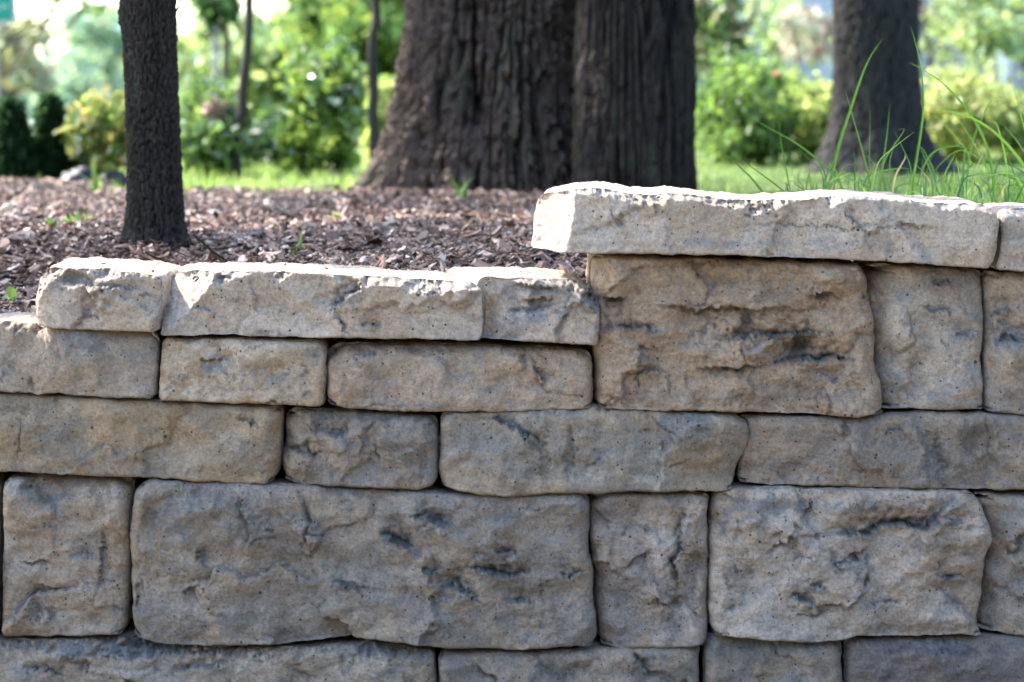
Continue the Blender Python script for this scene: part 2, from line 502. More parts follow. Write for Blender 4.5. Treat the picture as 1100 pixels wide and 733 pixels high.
    tag(o, label, 'wall block' if name == 'wall_block' else 'coping stone', 'coping stones along the top of the wall' if name != 'wall_block' else 'stacked blocks of the retaining wall')
    return o

CAPS = [
 ('coping_stone', 'short coping stone at the far left end with a hollow in its face', dict(seed=1, y=9,
  T=[(39,291),(80,289),(120,291),(150,295),(173,298)], B=[(42,353),(90,354),(168,357)], L=[(39,291),(37,315),(35,325),(37,340),(42,353)], R=[(173,298),(172,325),(169,345),(168,357)],
  rc=(10,7,3,5), RR=(9,5,5,2), chip=[(36,20),(48,14),(70,6),(85,6),(110,9),(125,4),(173,3)], und=3, fs=60, fa=.6, crag=1, c=('pale','tan'), blu=.25, br=12, tb=-4,
  f=[('l',[(60,309),(80,306),(95,309),(115,310),(170,312)],3.0,9,12),('b',76,300,17,9,0,-6),('l',[(88,309),(96,316),(104,330),(111,345)],-3.5,10,10),('l',[(82,344),(97,340),(112,344)],2,6,8),('g',[(143,315),(155,318),(170,319)],1.6,1.2),
     ('c',52,305,-1,-.45,1.4)],
  p=[('ochre',95,342,14,3,.5),('pale',60,330,30,20,.5)])),
 ('coping_stone', 'longest stone of the lower coping, bright broken facet at its left corner', dict(seed=2, y=10,
  T=[(175,297),(215,294),(260,293),(330,294),(390,297),(440,300),(470,302),(500,303),(518,306)], B=[(171,361),(240,360),(300,362),(400,364),(517,366)],
  L=[(175,297),(174,320),(172,340),(171,361)], R=[(518,306),(519,335),(519,350),(517,366)], rc=(8,10,4,2), RR=(4,5,4,2), depth=128, br=-44, tb=-3,
  chip=[(172,14),(190,16),(215,13),(235,10),(262,4),(285,4),(292,10),(300,11),(308,5),(330,2),(352,5),(357,4),(388,3),(393,8),(400,3),(430,3),(452,9),(468,9),(482,3),(518,2)],
  und=3, fs=80, fa=0.35, crag=1.1, c=('pale','tan'), blu=.3, och=.45,
  f=[('c',224,313,-.8,-.7,1.3),('l',[(352,343),(366,325),(380,312),(394,297)],5,20,14),('l',[(353,344),(362,346),(370,356),(380,360)],2,6,8),('l',[(384,345),(392,350),(412,352)],2,8,8),('l',[(195,338),(220,333),(240,346)],1.5,7,8)],
  p=[('ochre',400,346,25,9,.4),('blue',380,320,14,12,.4,-50),('brown',285,357,9,3,.7),('brown',308,360,14,2,.6),('blue',480,362,30,4,.5),('blue',190,345,14,14,.4)])),
 ('coping_stone', 'coping stone with blue-white mottling, right end of the lower top course', dict(seed=3, y=8,
  T=[(521,301),(560,300),(600,301),(622,303),(643,308)], B=[(519,364),(560,366),(600,369),(644,371)], L=[(521,301),(520,330),(519,364)], R=[(643,308),(645,330),(645,350),(644,371)],
  rc=(6,14,3,3), RR=(4,8,6,2), depth=126, bl=-50, br=-16, tb=-5, chip=[(520,6),(540,2),(580,4),(600,5),(620,9),(645,18)], und=3, fs=55, fa=.9, crag=1.6, c=('grey','tan'), blu=.6,
  f=[('v',[(545,303),(575,309),(604,304)],3,6,10),('v',[(556,320),(578,323),(600,319)],3.2,7,10),('l',[(545,352),(560,337),(585,335),(612,320)],2.5,10,10),('l',[(604,350),(606,330),(616,310)],2.5,10,8),('g',[(638,352),(645,353)],2,1.2)],
  p=[('blue',575,340,26,14,.8),('blue',590,312,30,6,.6),('white',590,348,10,8,.25),('pale',545,330,12,18,.4)])),
 ('coping_stone', 'long pale coping stone crowning the higher right part of the wall', dict(seed=4, y=22,
  T=[(578,214),(590,208),(607,206),(625,202),(650,203),(672,208),(700,210),(720,208),(760,213),(815,217),(870,214),(915,211),(960,213),(1000,219),(1050,219),(1070,222)],
  B=[(571,270),(640,273),(760,274),(880,278),(1000,284),(1067,290)], L=[(578,214),(575,235),(573,255),(571,270)], R=[(1070,222),(1075,240),(1073,268),(1067,290)],
  rc=(8,12,8,3), RR=(6,9,3,2), depth=150, chip=[(571,4),(640,4),(670,5),(690,6),(740,4),(755,6),(795,8),(815,13),(835,8),(860,4),(880,6),(895,8),(905,3),(915,1),(1000,1),(1020,4),(1070,3)],
  und=3.5, fs=90, fa=0.4, crag=1.2, c=('pale','tan'), blu=.26, och=.42, drk=.2, bl=8, tb=-2,
  f=[('c',616,240,-1,-.12,1.7),('g',[(655,223),(665,238),(672,250)],1.8,1.5),('l',[(905,225),(920,240),(932,256)],2.5,9,10),('g',[(760,240),(830,243),(890,244),(980,243),(1040,248)],1.3,1.3),('l',[(700,218),(705,235)],1.5,8,8),('v',[(960,235),(975,243),(1000,242)],1.5,7,8)],
  p=[('ochre',700,228,30,16,.5),('ochre',640,220,20,10,.4),('blue',770,262,60,6,.6),('blue',900,262,90,8,.45),('blue',640,262,50,5,.4),('dark',712,228,5,6,.3)])),
 ('coping_stone', 'coping stone cut off by the right edge of the photo, grass behind it', dict(seed=5, fa=0.4, y=17, step=2,
  T=[(1074,225),(1110,225),(1160,228),(1330,232)], B=[(1069,290),(1100,293),(1330,303)], L=[(1074,225),(1076,250),(1074,270),(1069,290)], R=[(1330,232),(1330,303)], depth=140, bl=4,
  und=3, fs=60, c=('pale','grey'), blu=.4, chip=[(1070,6),(1090,5),(1330,5)])),
]

BLOCKS = [
 # row under the lower caps
 ('wide block at the left photo edge whose bare top end catches the sun', dict(seed=11, fa=0.5, y=2,
  T=[(-190,352),(0,347),(40,350),(100,354),(168,358)], B=[(-190,420),(0,421),(40,424),(60,423),(100,427),(165,429)], L=[(-190,352),(-190,420)], R=[(168,358),(169,395),(166,429)],
  RR=(7,6,10,3), rc=(6,6,5,5), chip=[(-190,5),(-5,8),(5,14),(30,13),(48,12),(56,1),(168,0)], und=4, c=('tan','grey'), fs=70,
  f=[('g',[(3,395),(8,415)],1.5,1.5),('g',[(28,402),(36,420)],1.2,1.5)], p=[('blue',90,370,40,14,.5),('dark',75,362,40,6,.35),('pale',130,375,25,18,.4),('brown',33,412,5,9,.6,-20),('brown',4,406,3,9,.5),('ochre',75,395,12,10,.4)])),
 ('small block streaked with blue and ochre, under the middle coping stone', dict(seed=12, y=3, alb=.97, tint=(1.04, 1, .93),
  T=[(173,364),(250,364),(348,368)], B=[(169,431),(260,434),(347,437)], L=[(173,364),(171,400),(169,431)], R=[(348,368),(349,400),(347,437)],
  RR=(6,5,6,3), und=3, fs=50, fa=0.35, c=('pale','tan'), blu=.75, och=.8,
  f=[('v',[(208,392),(225,388),(246,382)],2.2,6,8),('g',[(262,375),(275,372),(288,366)],1.4,1.2),('g',[(324,385),(328,400),(326,412)],1.5,1.4),('v',[(250,432),(290,431),(320,434)],2,3,4),('l',[(320,425),(345,423)],1.5,6,6)],
  p=[('blue',230,394,22,7,.8),('blue',205,405,25,6,.5,-10),('ochre',240,378,22,4,.8),('ochre',295,397,17,5,.9,-40),('ochre',200,412,15,5,.7),('blue',300,405,18,5,.6,-15),('dark',215,386,10,3,.4),('dark',195,365,20,4,.5)])),
 ('smooth block with a bluish upper edge, left of the tall rough block', dict(seed=13, y=0, alb=.93, tint=(1.03, .99, .96),
  T=[(351,371),(450,371),(560,374),(600,376),(633,378)], B=[(349,433),(380,440),(450,443),(560,442),(636,439)], L=[(351,371),(349,400),(349,433)], R=[(633,378),(637,395),(637,420),(636,439)],
  RR=(15,9,16,3), rc=(9,8,5,6), und=4, fs=75, fa=0.4, c=('tan','tan'), chip=[(349,5),(400,7),(480,7),(540,9),(565,12),(580,4),(633,2)], cslope=1.7,
  f=[('l',[(566,384),(572,397),(585,405),(590,420)],3,10,10),('v',[(575,400),(585,409),(592,425)],2,8,9),('g',[(350,433),(380,437),(455,437)],1.3,1.2)],
  p=[('dark',372,390,22,30,.35),('blue',460,376,60,4,.6),('brown',560,400,9,22,.45,20),('blue',600,415,12,9,.5),('pale',385,405,12,25,.5),('white',604,414,4,3,.8,-50),('pale',470,425,30,10,.4),('blue',470,436,40,4,.5)])),
 ('large rough brown block with cracked strata below the long pale coping', dict(seed=14, y=2, alb=.84, tint=(1.06, .985, .90),
  T=[(636,273),(740,278),(840,281),(920,284),(935,290)], B=[(641,438),(670,441),(760,442),(860,445),(920,448),(950,443)], L=[(636,273),(634,300),(637,340),(638,380),(640,410),(641,438)],
  R=[(935,290),(934,315),(940,333),(941,345),(943,365),(942,390),(948,412),(950,430),(950,443)], RR=(14,12,6,3), rc=(8,14,4,9),
  und=4, fs=75, fa=0.7, strat=3.4, crag=2.2, rough=1.8, c=('tan','tan'), blu=.3, och=.4, drk=.35,
  f=[('v',[(648,320),(660,322),(674,323)],6,10,8),('l',[(640,358),(660,354),(690,356),(716,360)],5,12,16),('v',[(700,325),(728,326),(742,333),(775,332),(820,330),(845,335)],4.5,8,12),
     ('l',[(756,363),(800,365),(850,360),(880,359),(905,361)],5,9,14),('v',[(745,394),(790,394),(830,391)],5,6,12),('l',[(820,393),(850,387),(900,388),(928,385)],8,14,22),
     ('g',[(795,355),(800,342),(812,335)],4,4),('g',[(684,385),(686,400),(685,430)],2.5,1.8),('g',[(797,370),(798,385)],2,2),('b',860,372,16,9,0,-9),('b',770,378,45,10,0,3),('v',[(866,318),(885,315),(905,318)],4,7,8),
     ('g',[(720,402),(721,425)],1.6,1.5),('l',[(680,402),(700,400),(722,403)],2.5,6,8),('l',[(925,322),(935,318),(942,324)],2.5,6,8),('b',900,300,26,14,0,4),('b',660,300,20,18,0,3)],
  p=[('dark',886,317,20,5,.8),('dark',655,323,18,5,.6),('dark',800,348,9,14,.7,30),('dark',735,328,40,4,.6),('dark',850,361,60,5,.6),('teal',850,388,38,5,.6),('dark',770,285,90,6,.45),('blue',860,425,90,16,.55),('blue',700,425,50,14,.4),
     ('dark',860,408,30,7,.35),('tan',720,310,40,16,.6),('pale',690,345,26,10,.4),('ochre',800,300,50,12,.35),('dark',830,318,30,14,.35),('pale',880,340,26,10,.5),('ochre',655,290,10,9,.5),('dark',930,322,9,5,.6),('white',668,420,5,8,.4)])),
 ('tall smooth pale block between the rough brown block and the right edge', dict(seed=15, y=-9, alb=.95,
  T=[(930,285),(1000,287),(1057,291)], B=[(944,438),(1000,441),(1057,441)], L=[(930,285),(936,340),(940,400),(944,438)], R=[(1057,291),(1059,340),(1057,390),(1060,420),(1057,441)],
  RR=(22,9,9,4), und=4, fs=60, fa=0.5, c=('pale','grey'), blu=.55, och=.5,
  f=[('l',[(985,333),(1000,331),(1012,335),(1022,348)],2,7,9),('l',[(1022,362),(1040,361),(1053,358)],2,7,9),('b',985,405,9,35,15,-2.5),('l',[(995,306),(1015,305),(1025,302)],2.5,8,10),('g',[(1008,368),(1022,371)],1.5,1.5)],
  p=[('dark',1010,304,16,6,.5),('ochre',995,390,30,6,.6,-10),('ochre',985,360,6,12,.5,30),('ochre',1040,425,28,7,.7,-12),('ochre',980,420,7,16,.5,15),('blue',1005,333,14,4,.6),('blue',1030,362,20,4,.55),('pale',1020,345,22,30,.5),('dark',940,300,10,20,.3)])),
 ('tall block cut off by the right edge of the photo, below the last coping stone', dict(seed=16, fa=0.5, y=-5, step=2,
  T=[(1059,292),(1150,296),(1330,303)], B=[(1060,442),(1100,446),(1330,449)], L=[(1059,292),(1060,370),(1060,442)], R=[(1330,303),(1330,449)], RR=(13,7,8,4), und=5, fs=60, c=('tan','grey'), blu=.55,
  f=[('l',[(1062,338),(1075,336),(1090,338)],3.5,8,10),('l',[(1068,370),(1085,365),(1110,368)],6,14,18)], p=[('blue',1085,370,22,5,.8),('blue',1085,418,20,6,.5),('dark',1075,338,10,4,.5),('ochre',1085,405,15,5,.4)])),
 # third row
 ('long flat tan block at the left, directly above the widest grey block', dict(seed=21, y=-2, tint=(1.05, 1.0, .88),
  T=[(-60,424),(0,423),(100,428),(200,433),(302,438)], B=[(-60,506),(18,508),(100,512),(180,515),(230,519),(284,521),(299,519)], L=[(-60,424),(-60,506)], R=[(302,438),(302,470),(300,495),(299,519)],
  RR=(6,12,8,3), rc=(6,6,14,5), und=4, fs=95, fa=0.4, crag=1.1, c=('tan','grey'), blu=.35, och=.4,
  f=[('g',[(20,508),(20,480),(21,455),(22,438)],1.8,1.5),('b',30,470,12,30,0,1.5),('l',[(255,448),(268,452),(280,465)],1.8,9,10)],
  p=[('blue',60,480,35,18,.5),('blue',80,455,18,12,.4),('ochre',150,480,12,22,.5),('ochre',185,470,10,25,.5),('pale',160,492,16,14,.5),('dark',15,440,20,6,.55),('dark',180,450,3,4,.6),('blue',290,455,7,6,.5),('ochre',295,480,6,22,.6),('pale',210,430,30,5,.3),('blue',255,480,30,20,.35),('dark',59,430,3,3,.7)])),
 ('short grey block among flat blocks, a knobbly bulge at its left end', dict(seed=22, y=-3, alb=.74,
  T=[(306,441),(400,444),(470,448)], B=[(303,516),(330,522),(400,524),(450,527),(470,522)], L=[(306,441),(304,470),(303,482),(300,488),(300,500),(303,516)], R=[(470,448),(470,522)],
  RR=(14,7,9,4), rc=(8,6,8,9), und=5, fs=50, fa=0.7, crag=2, c=('grey','tan'), blu=.5,
  f=[('b',320,498,18,14,0,5),('l',[(300,486),(318,484),(333,488)],3,10,10),('l',[(345,470),(358,467),(380,468)],4,10,14),('g',[(405,468),(406,490),(403,505)],2,2.2),('b',428,465,25,16,0,3),('b',366,490,15,14,0,3),('g',[(345,447),(400,450),(440,452)],1.5,2),('v',[(325,478),(338,484),(345,480)],3,8,8),('b',345,450,7,14,0,-4)],
  p=[('dark',340,460,14,14,.5),('dark',410,448,40,5,.5),('blue',365,471,14,4,.6),('pale',440,465,20,14,.45),('pale',365,492,10,10,.4),('blue',400,500,10,18,.4),('dark',350,447,14,6,.3)])),
 ('long greenish-grey flat block at the wall centre with a curved crack', dict(seed=27, y=1, tint=(1.0, 1.0, .96),
  T=[(474,444),(560,441),(640,438),(700,441),(797,446)], B=[(472,521),(490,528),(520,532),(560,533),(600,530),(640,531),(690,528),(788,528)], L=[(474,444),(472,480),(471,505),(472,521)],
  R=[(797,446),(803,455),(806,468),(804,482),(800,492),(794,500),(791,512),(788,528)], RR=(8,9,9,3), rc=(5,8,7,9), und=5, fs=85, fa=0.45, c=('tan','grey'), blu=.4, och=.25,
  chip=[(474,2),(530,3),(590,5),(640,7),(690,5),(720,2),(797,3)], cslope=1.8,
  f=[('l',[(520,452),(545,455),(560,464),(572,472),(582,484)],4,12,16),('l',[(690,447),(705,452),(720,462),(730,475),(733,490)],-1.6,12,14),('b',585,495,5,30,0,-2.5),('b',612,485,5,30,0,-2.5),('l',[(632,503),(644,498),(650,482)],2.5,7,8),
     ('g',[(698,498),(712,501),(730,499),(750,494)],1.5,1.6),('b',555,518,9,4,0,2),('b',760,470,30,20,0,3)],
  p=[('blue',735,455,28,12,.85),('teal',720,455,12,8,.4,45),('dark',750,466,18,8,.5,-30),('blue',530,475,30,14,.4),('blue',645,490,4,14,.6,30),('teal',570,475,14,4,.5,45),('ochre',583,500,5,25,.4),('brown',799,505,5,12,.8),('white',554,518,8,3,.6),('pale',650,515,60,8,.35),('dark',530,450,40,3,.5),('blue',590,444,50,4,.5)])),
 ('long flat block cut off by the right edge of the photo, with dark slanting streaks', dict(seed=24, y=-5, alb=.76,
  T=[(792,447),(900,448),(1000,444),(1330,449)], B=[(793,519),(850,522),(1000,526),(1330,528)], L=[(792,447),(797,480),(793,519)], R=[(1330,449),(1330,528)], RR=(14,6,9,3), und=4, fs=90, fa=0.4, c=('tan','grey'), blu=.5, och=.35,
  f=[('b',985,480,6,36,-12,2.5),('b',1003,490,6,40,-18,-2.5),('g',[(910,510),(925,503),(940,496)],1.2,1.6),('l',[(948,468),(962,464),(972,470)],1.5,7,7)],
  p=[('dark',1010,490,10,30,.6,-18),('dark',1045,480,16,26,.5,-10),('dark',1080,495,20,22,.45),('blue',1000,505,22,14,.6),('white',987,516,8,6,.5),('ochre',860,455,50,8,.5),('dark',955,461,14,4,.5),('ochre',888,488,6,4,.6),('ochre',925,504,18,3,.5,-15),('blue',850,500,30,12,.35),('pale',900,514,60,6,.35),('brown',805,500,6,16,.5)])),
 # fourth row
 ('block barely entering the photo at the left edge beside the upright pale block', dict(seed=31, y=-6, step=2.4,
  T=[(-250,510),(-4,513)], B=[(-250,684),(-5,684)], L=[(-250,510),(-250,684)], R=[(-4,513),(-5,684)], c=('tan','grey'))),
 ('upright pale block at the lower left, with ripples and a cleft near its foot', dict(seed=32, y=-3, alb=.88,
  T=[(4,514),(70,515),(142,517)], B=[(0,684),(60,685),(133,683)], L=[(4,514),(2,560),(0,684)], R=[(142,517),(138,545),(137,600),(135,650),(133,683)],
  RR=(6,12,12,4), rc=(6,6,8,4), und=5, fs=70, fa=0.6, crag=1.8, strat=1.6, c=('pale','tan'), blu=.4, och=.5,
  f=[('g',[(38,636),(38,650),(37,672)],6,5),('b',15,660,22,22,0,5),('v',[(30,626),(45,634),(70,630)],2.5,7,9),('l',[(24,568),(50,565),(75,566)],1.5,6,7),('l',[(70,602),(85,598),(105,592)],1.5,6,7),('v',[(20,602),(33,605),(60,604)],2.2,5,8),('l',[(104,560),(110,600),(104,650)],2,14,10),('l',[(45,655),(55,670)],2,8,8)],
  p=[('blue',55,538,22,6,.7,-8),('dark',75,522,60,8,.4),('dark',108,540,16,16,.5),('blue',85,600,25,4,.6),('blue',70,582,25,3,.4),('ochre',120,600,12,30,.5),('ochre',35,600,20,5,.5),('ochre',20,634,16,6,.5),('dark',40,660,7,16,.6),('pale',70,660,30,16,.6),('white',75,665,22,12,.2),('blue',5,568,8,4,.5)])),
 ('widest block of the photo, weathered grey with blue nicks, lower left of centre', dict(seed=38, y=4, tint=(.98, .99, 1.0), alb=.78,
  T=[(147,517),(250,520),(400,527),(500,532),(632,530)], B=[(140,682),(165,692),(220,695),(300,693),(380,686),(430,690),(480,697),(560,699),(641,694)], L=[(147,517),(139,550),(137,580),(138,620),(140,682)],
  R=[(632,530),(634,550),(633,575),(633,600),(638,615),(637,640),(640,665),(641,694)], RR=(11,9,9,3), rc=(12,6,9,9), und=4, fs=95, fa=.38, crag=1.1, rough=1.3, strat=1.2, c=('tan','grey'), blu=.5, och=.3,
  f=[('l',[(258,523),(260,545),(266,575),(262,600)],-4,14,16),('g',[(328,530),(329,560),(328,605)],3,1.8),('l',[(438,552),(452,556),(468,559),(490,567)],5,9,12),('l',[(404,574),(420,579),(436,586),(448,590)],5,7,12),('l',[(448,609),(458,613),(470,617)],3.5,6,9),
     ('l',[(495,611),(515,612),(535,618),(555,620),(580,614)],6,10,16),('l',[(468,630),(490,630),(505,640),(518,648)],4.5,9,14),('l',[(545,646),(560,647),(580,652)],3.5,6,9),('g',[(578,618),(580,635),(583,655)],2.2,1.4),('l',[(596,619),(618,619),(634,615)],3,6,9),
     ('l',[(350,630),(362,627),(380,631),(395,642)],3.5,7,10),('l',[(530,597),(545,594),(558,597)],3.5,6,10),('b',553,605,7,6,0,4),('v',[(190,640),(200,637),(215,628)],2.5,8,9),('b',160,565,9,30,10,-3),('l',[(212,585),(214,605),(225,615)],2.5,12,10),('l',[(320,575),(337,578),(350,576)],2,4,6),('l',[(284,571),(298,570)],2,4,5),('b',150,640,4,18,0,-3),('g',[(320,575),(280,578),(250,582)],1.2,1.2)],
  p=[('teal',465,560,24,4,.8,12),('teal',425,581,20,4,.8,24),('teal',460,613,12,3,.8,18),('teal',520,614,24,4,.8,8),('teal',485,632,18,4,.7,10),('teal',515,646,14,3,.7,30),('teal',555,647,14,3,.7),('dark',380,530,80,6,.45),('dark',145,645,3,16,.8),('blue',190,545,24,10,.6),('blue',215,530,26,6,.6),
     ('pale',190,635,30,26,.5),('pale',230,650,20,22,.4),('ochre',300,640,30,20,.3),('dark',375,630,18,4,.6),('dark',545,637,10,10,.4),('white',514,586,3.4,2.6,1),('dark',165,560,5,20,.4,10),('ochre',172,580,5,25,.4,10),('blue',270,665,50,12,.3),('dark',305,680,12,6,.5),('blue',590,580,30,26,.3)])),
 ('upright block with a light raised ridge, right of the widest block', dict(seed=34, y=-4, alb=.88, tint=(1.02, .99, .99),
  T=[(633,531),(700,531),(763,532)], B=[(644,694),(665,698),(700,698),(740,696),(762,690)], L=[(633,531),(634,580),(639,615),(640,650),(644,694)], R=[(763,532),(761,560),(763,600),(761,640),(762,690)],
  RR=(14,8,10,4), rc=(6,5,7,8), und=5, fs=55, fa=0.6, crag=1.8, c=('pale','grey'), blu=.4,
  f=[('l',[(724,645),(728,600),(733,560),(740,535)],4,16,14),('v',[(668,612),(680,600),(700,592)],2.5,9,10),('b',710,620,16,40,12,4),('b',728,665,10,26,0,-4),('b',665,640,14,20,0,-3),('b',752,640,7,22,0,2.5),('v',[(700,640),(712,650),(724,645)],3,9,12),('b',745,610,8,40,5,-3)],
  p=[('dark',650,550,14,18,.5),('blue',657,560,9,6,.6),('blue',700,535,26,6,.5),('white',710,580,14,34,.3,5),('white',712,640,14,10,.4),('ochre',748,580,8,34,.5),('ochre',685,603,20,5,.5,-35),('brown',738,640,8,14,.4),('pale',675,570,16,26,.5)])),
 ('large block with stepped ledges and a wavy blue pigment line, lower right', dict(seed=35, y=5, tint=(.99, .99, 1.01),
  T=[(767,527),(850,526),(1046,529)], B=[(764,682),(800,686),(880,691),(905,689),(918,685),(1000,684),(1056,683)], L=[(767,527),(763,580),(764,682)],
  R=[(1046,529),(1057,546),(1068,570),(1069,585),(1062,605),(1062,625),(1060,645),(1055,665),(1056,683)], RR=(14,11,9,3), rc=(7,5,4,8), und=5, fs=80, fa=0.55, crag=2, strat=1.4, rough=1.3, c=('pale','tan'), blu=.5, och=.3,
  f=[('l',[(880,576),(915,577),(933,577),(945,567),(965,566),(995,570),(1010,560),(1030,559),(1055,566)],7,14,26),('l',[(887,611),(905,607),(925,607),(931,615)],5,9,13),('l',[(1002,623),(1020,622),(1042,626)],3.5,5,9),('g',[(1005,598),(1007,610),(1004,622)],1.8,1.5),
     ('v',[(820,590),(845,582),(858,572)],2.5,8,9),('l',[(876,540),(868,548),(858,553)],2.5,10,10),('l',[(845,605),(862,603),(885,600)],2.5,5,8),('l',[(850,640),(865,645),(878,652)],3.5,5,8),('l',[(860,625),(880,632),(895,640)],3,5,8),('l',[(925,650),(950,649),(975,652)],2.5,6,9),
     ('v',[(912,600),(922,597),(930,592)],2.5,7,9),('b',880,640,40,22,20,2),('l',[(930,640),(935,625),(932,615)],2,7,7),('g',[(845,655),(870,662),(905,655)],2,1.6),('b',870,590,14,14,0,3)],
  p=[('blue',820,545,50,16,.85),('blue',930,545,60,8,.7),('teal',985,562,60,5,.7),('teal',900,576,34,3,.7),('blue',1020,545,40,12,.6),('teal',905,613,18,6,.5),('teal',868,645,14,5,.7,20),('blue',870,632,26,12,.5),('dark',790,610,3,9,.8,-15),('brown',781,628,3,9,.8,-15),('brown',803,593,3,6,.7),  # teal pigment laid along the wavy ledge
     ('dark',785,535,26,8,.4),('pale',960,595,80,16,.5),('pale',830,620,26,20,.5),('teal',1022,623,16,3,.6),('dark',880,530,30,5,.4),('ochre',838,575,20,4,.5,-30)])),
 ('block cut off by the right edge of the photo, beside the ledged block', dict(seed=36, fa=0.6, y=-10, step=2,
  T=[(1046,530),(1330,532)], B=[(1052,677),(1100,684),(1330,686)], L=[(1046,530),(1060,600),(1052,677)], R=[(1330,532),(1330,686)], RR=(20,8,9,4), und=5, fs=60, c=('tan','grey'), blu=.6, crag=2,
  p=[('blue',1090,560,20,20,.5),('dark',1095,610,12,10,.4)])),
 # bottom row
 ('bottom-row block at the left with a broad blue-grey sloping shelf', dict(seed=41, y=6, step=1.7,
  T=[(-120,689),(60,691),(133,690),(250,700),(330,698),(400,694),(467,702)], B=[(-120,815),(467,815)], L=[(-120,689),(-120,815)], R=[(467,702),(469,760),(468,815)], RR=(6,8,6,4),
  chip=[(-120,12),(60,10),(110,16),(150,22),(200,20),(240,14),(330,8),(420,12),(467,8)], cslope=1.5, und=4, fs=60, fa=0.8, crag=2.4, c=('tan','pale'), blu=.55,
  f=[('l',[(20,719),(45,720),(75,729)],3,7,9),('l',[(88,728),(98,705)],2,7,9),('l',[(180,730),(200,722),(240,715),(255,706)],4,10,14)], p=[('blue',150,700,90,12,.95),('blue',400,700,60,9,.8),('blue',10,695,50,6,.7),('ochre',185,726,9,5,.6),('teal',170,698,60,7,.45),('pale',210,715,50,8,.4)])),
 ('bottom-row grey block below the widest block, centre of the photo', dict(seed=42, y=2, step=1.7,
  T=[(471,703),(560,702),(640,700),(752,694)], B=[(471,815),(754,815)], L=[(471,703),(471,815)], R=[(752,694),(754,815)], RR=(6,7,12,4), und=4, fs=60, fa=0.7, crag=2, c=('grey','tan'), blu=.5,
  f=[('l',[(672,703),(690,715),(700,733)],4,12,14)], p=[('blue',600,704,60,5,.5),('dark',505,715,5,5,.5)])),
 ('bottom-row short bluish block, left of the bottom-right block', dict(seed=43, y=1, step=1.7,
  T=[(757,685),(830,686),(906,693)], B=[(757,815),(910,815)], L=[(757,685),(757,815)], R=[(906,693),(910,815)], RR=(9,9,14,4), und=4, fs=50, fa=0.7, crag=2, c=('grey','tan'), blu=.7, chip=[(757,8),(830,12),(906,8)],
  p=[('blue',830,696,60,10,.8),('teal',860,694,30,5,.4)])),
 ('bottom-row block in the lower right corner of the photo', dict(seed=44, fa=0.4, y=-2, alb=.62, tint=(.98, .97, 1.04), step=1.9,
  T=[(910,688),(1050,685),(1330,687)], B=[(910,815),(1330,815)], L=[(910,688),(910,815)], R=[(1330,687),(1330,815)], RR=(9,9,14,4), und=4, fs=80, crag=1.6, c=('grey','grey'), blu=.5, chip=[(910,10),(1060,7),(1330,8)],
  f=[('l',[(925,705),(990,700),(1070,707)],2,9,12)], p=[('blue',1000,694,90,8,.8),('dark',1060,700,40,6,.3)])),
]
for nm, lb, st in CAPS: block(nm, lb, st)
for lb, st in BLOCKS: block('wall_block', lb, st)
# ------------------------------------------------------------------ ground
def gz(x, y):
    """height of the planted ground behind the wall"""
    x = np.asarray(x, float); y = np.asarray(y, float)
    left = -0.09 * sstep(-0.55, -1.1, x) * sstep(1.3, 0.5, y)
    near = -0.035 * sstep(1.2, 0.5, y)
    z = left + near
    mound = 0.13 * sstep(0.5, 0.75, x) * (1 - sstep(0.9, 2.4, y))
    z = z + mound
    tree = 0.004 * np.exp(-(((x + 0.88) / 0.25) ** 2 + ((y - 1.1) / 0.25) ** 2))
    return z + tree + 0.018 * fbm(x / 0.5, y / 0.5, 3.0, 3) + 0.012 * noise(x / 0.12, y / 0.12, 5.0)

def sheet(name, xs, ys, zf, mat, colf):
    Xg, Yg = np.meshgrid(xs, ys, indexing='ij')
    Z = zf(Xg, Yg)
    n, m = Xg.shape
    idx = np.arange(n * m).reshape(n, m)
    q = np.stack([idx[:-1, :-1], idx[1:, :-1], idx[1:, 1:], idx[:-1, 1:]], -1).reshape(-1, 4)
    v = np.c_[Xg.ravel(), Yg.ravel(), Z.ravel()]
    return mesh_obj(name, v, q, mat, col=colf(Xg.ravel(), Yg.ravel()))

def mulch_col(x, y):
    k = sstep(-0.4, 0.5, fbm(x / 0.1, y / 0.1, 2.0, 3))[:, None]
    return np.array((0.045, 0.030, 0.022)) * (1 - k) + np.array((0.10, 0.068, 0.050)) * k
def lawn_col(x, y):
    k = sstep(-0.5, 0.5, fbm(x / 0.6, y / 0.6, 2.0, 4))[:, None]
    return np.array((0.045, 0.085, 0.018)) * (1 - k) + np.array((0.085, 0.13, 0.03)) * k
def path_col(x, y):
    k = sstep(-0.5, 0.5, fbm(x / 0.5, y / 0.5, 6.0, 4))[:, None]
    return np.array((0.17, 0.145, 0.11)) * (1 - k) + np.array((0.24, 0.205, 0.16)) * k

def edge_y(x):      # where the mulch bed ends and the lawn begins
    return 4.0 + 0.25 * np.sin(x * 1.3 + 1.0) + 0.12 * np.sin(x * 3.7) - 1.6 * sstep(0.35, 0.9, x) + 1.2 * sstep(-1.45, -1.75, x)

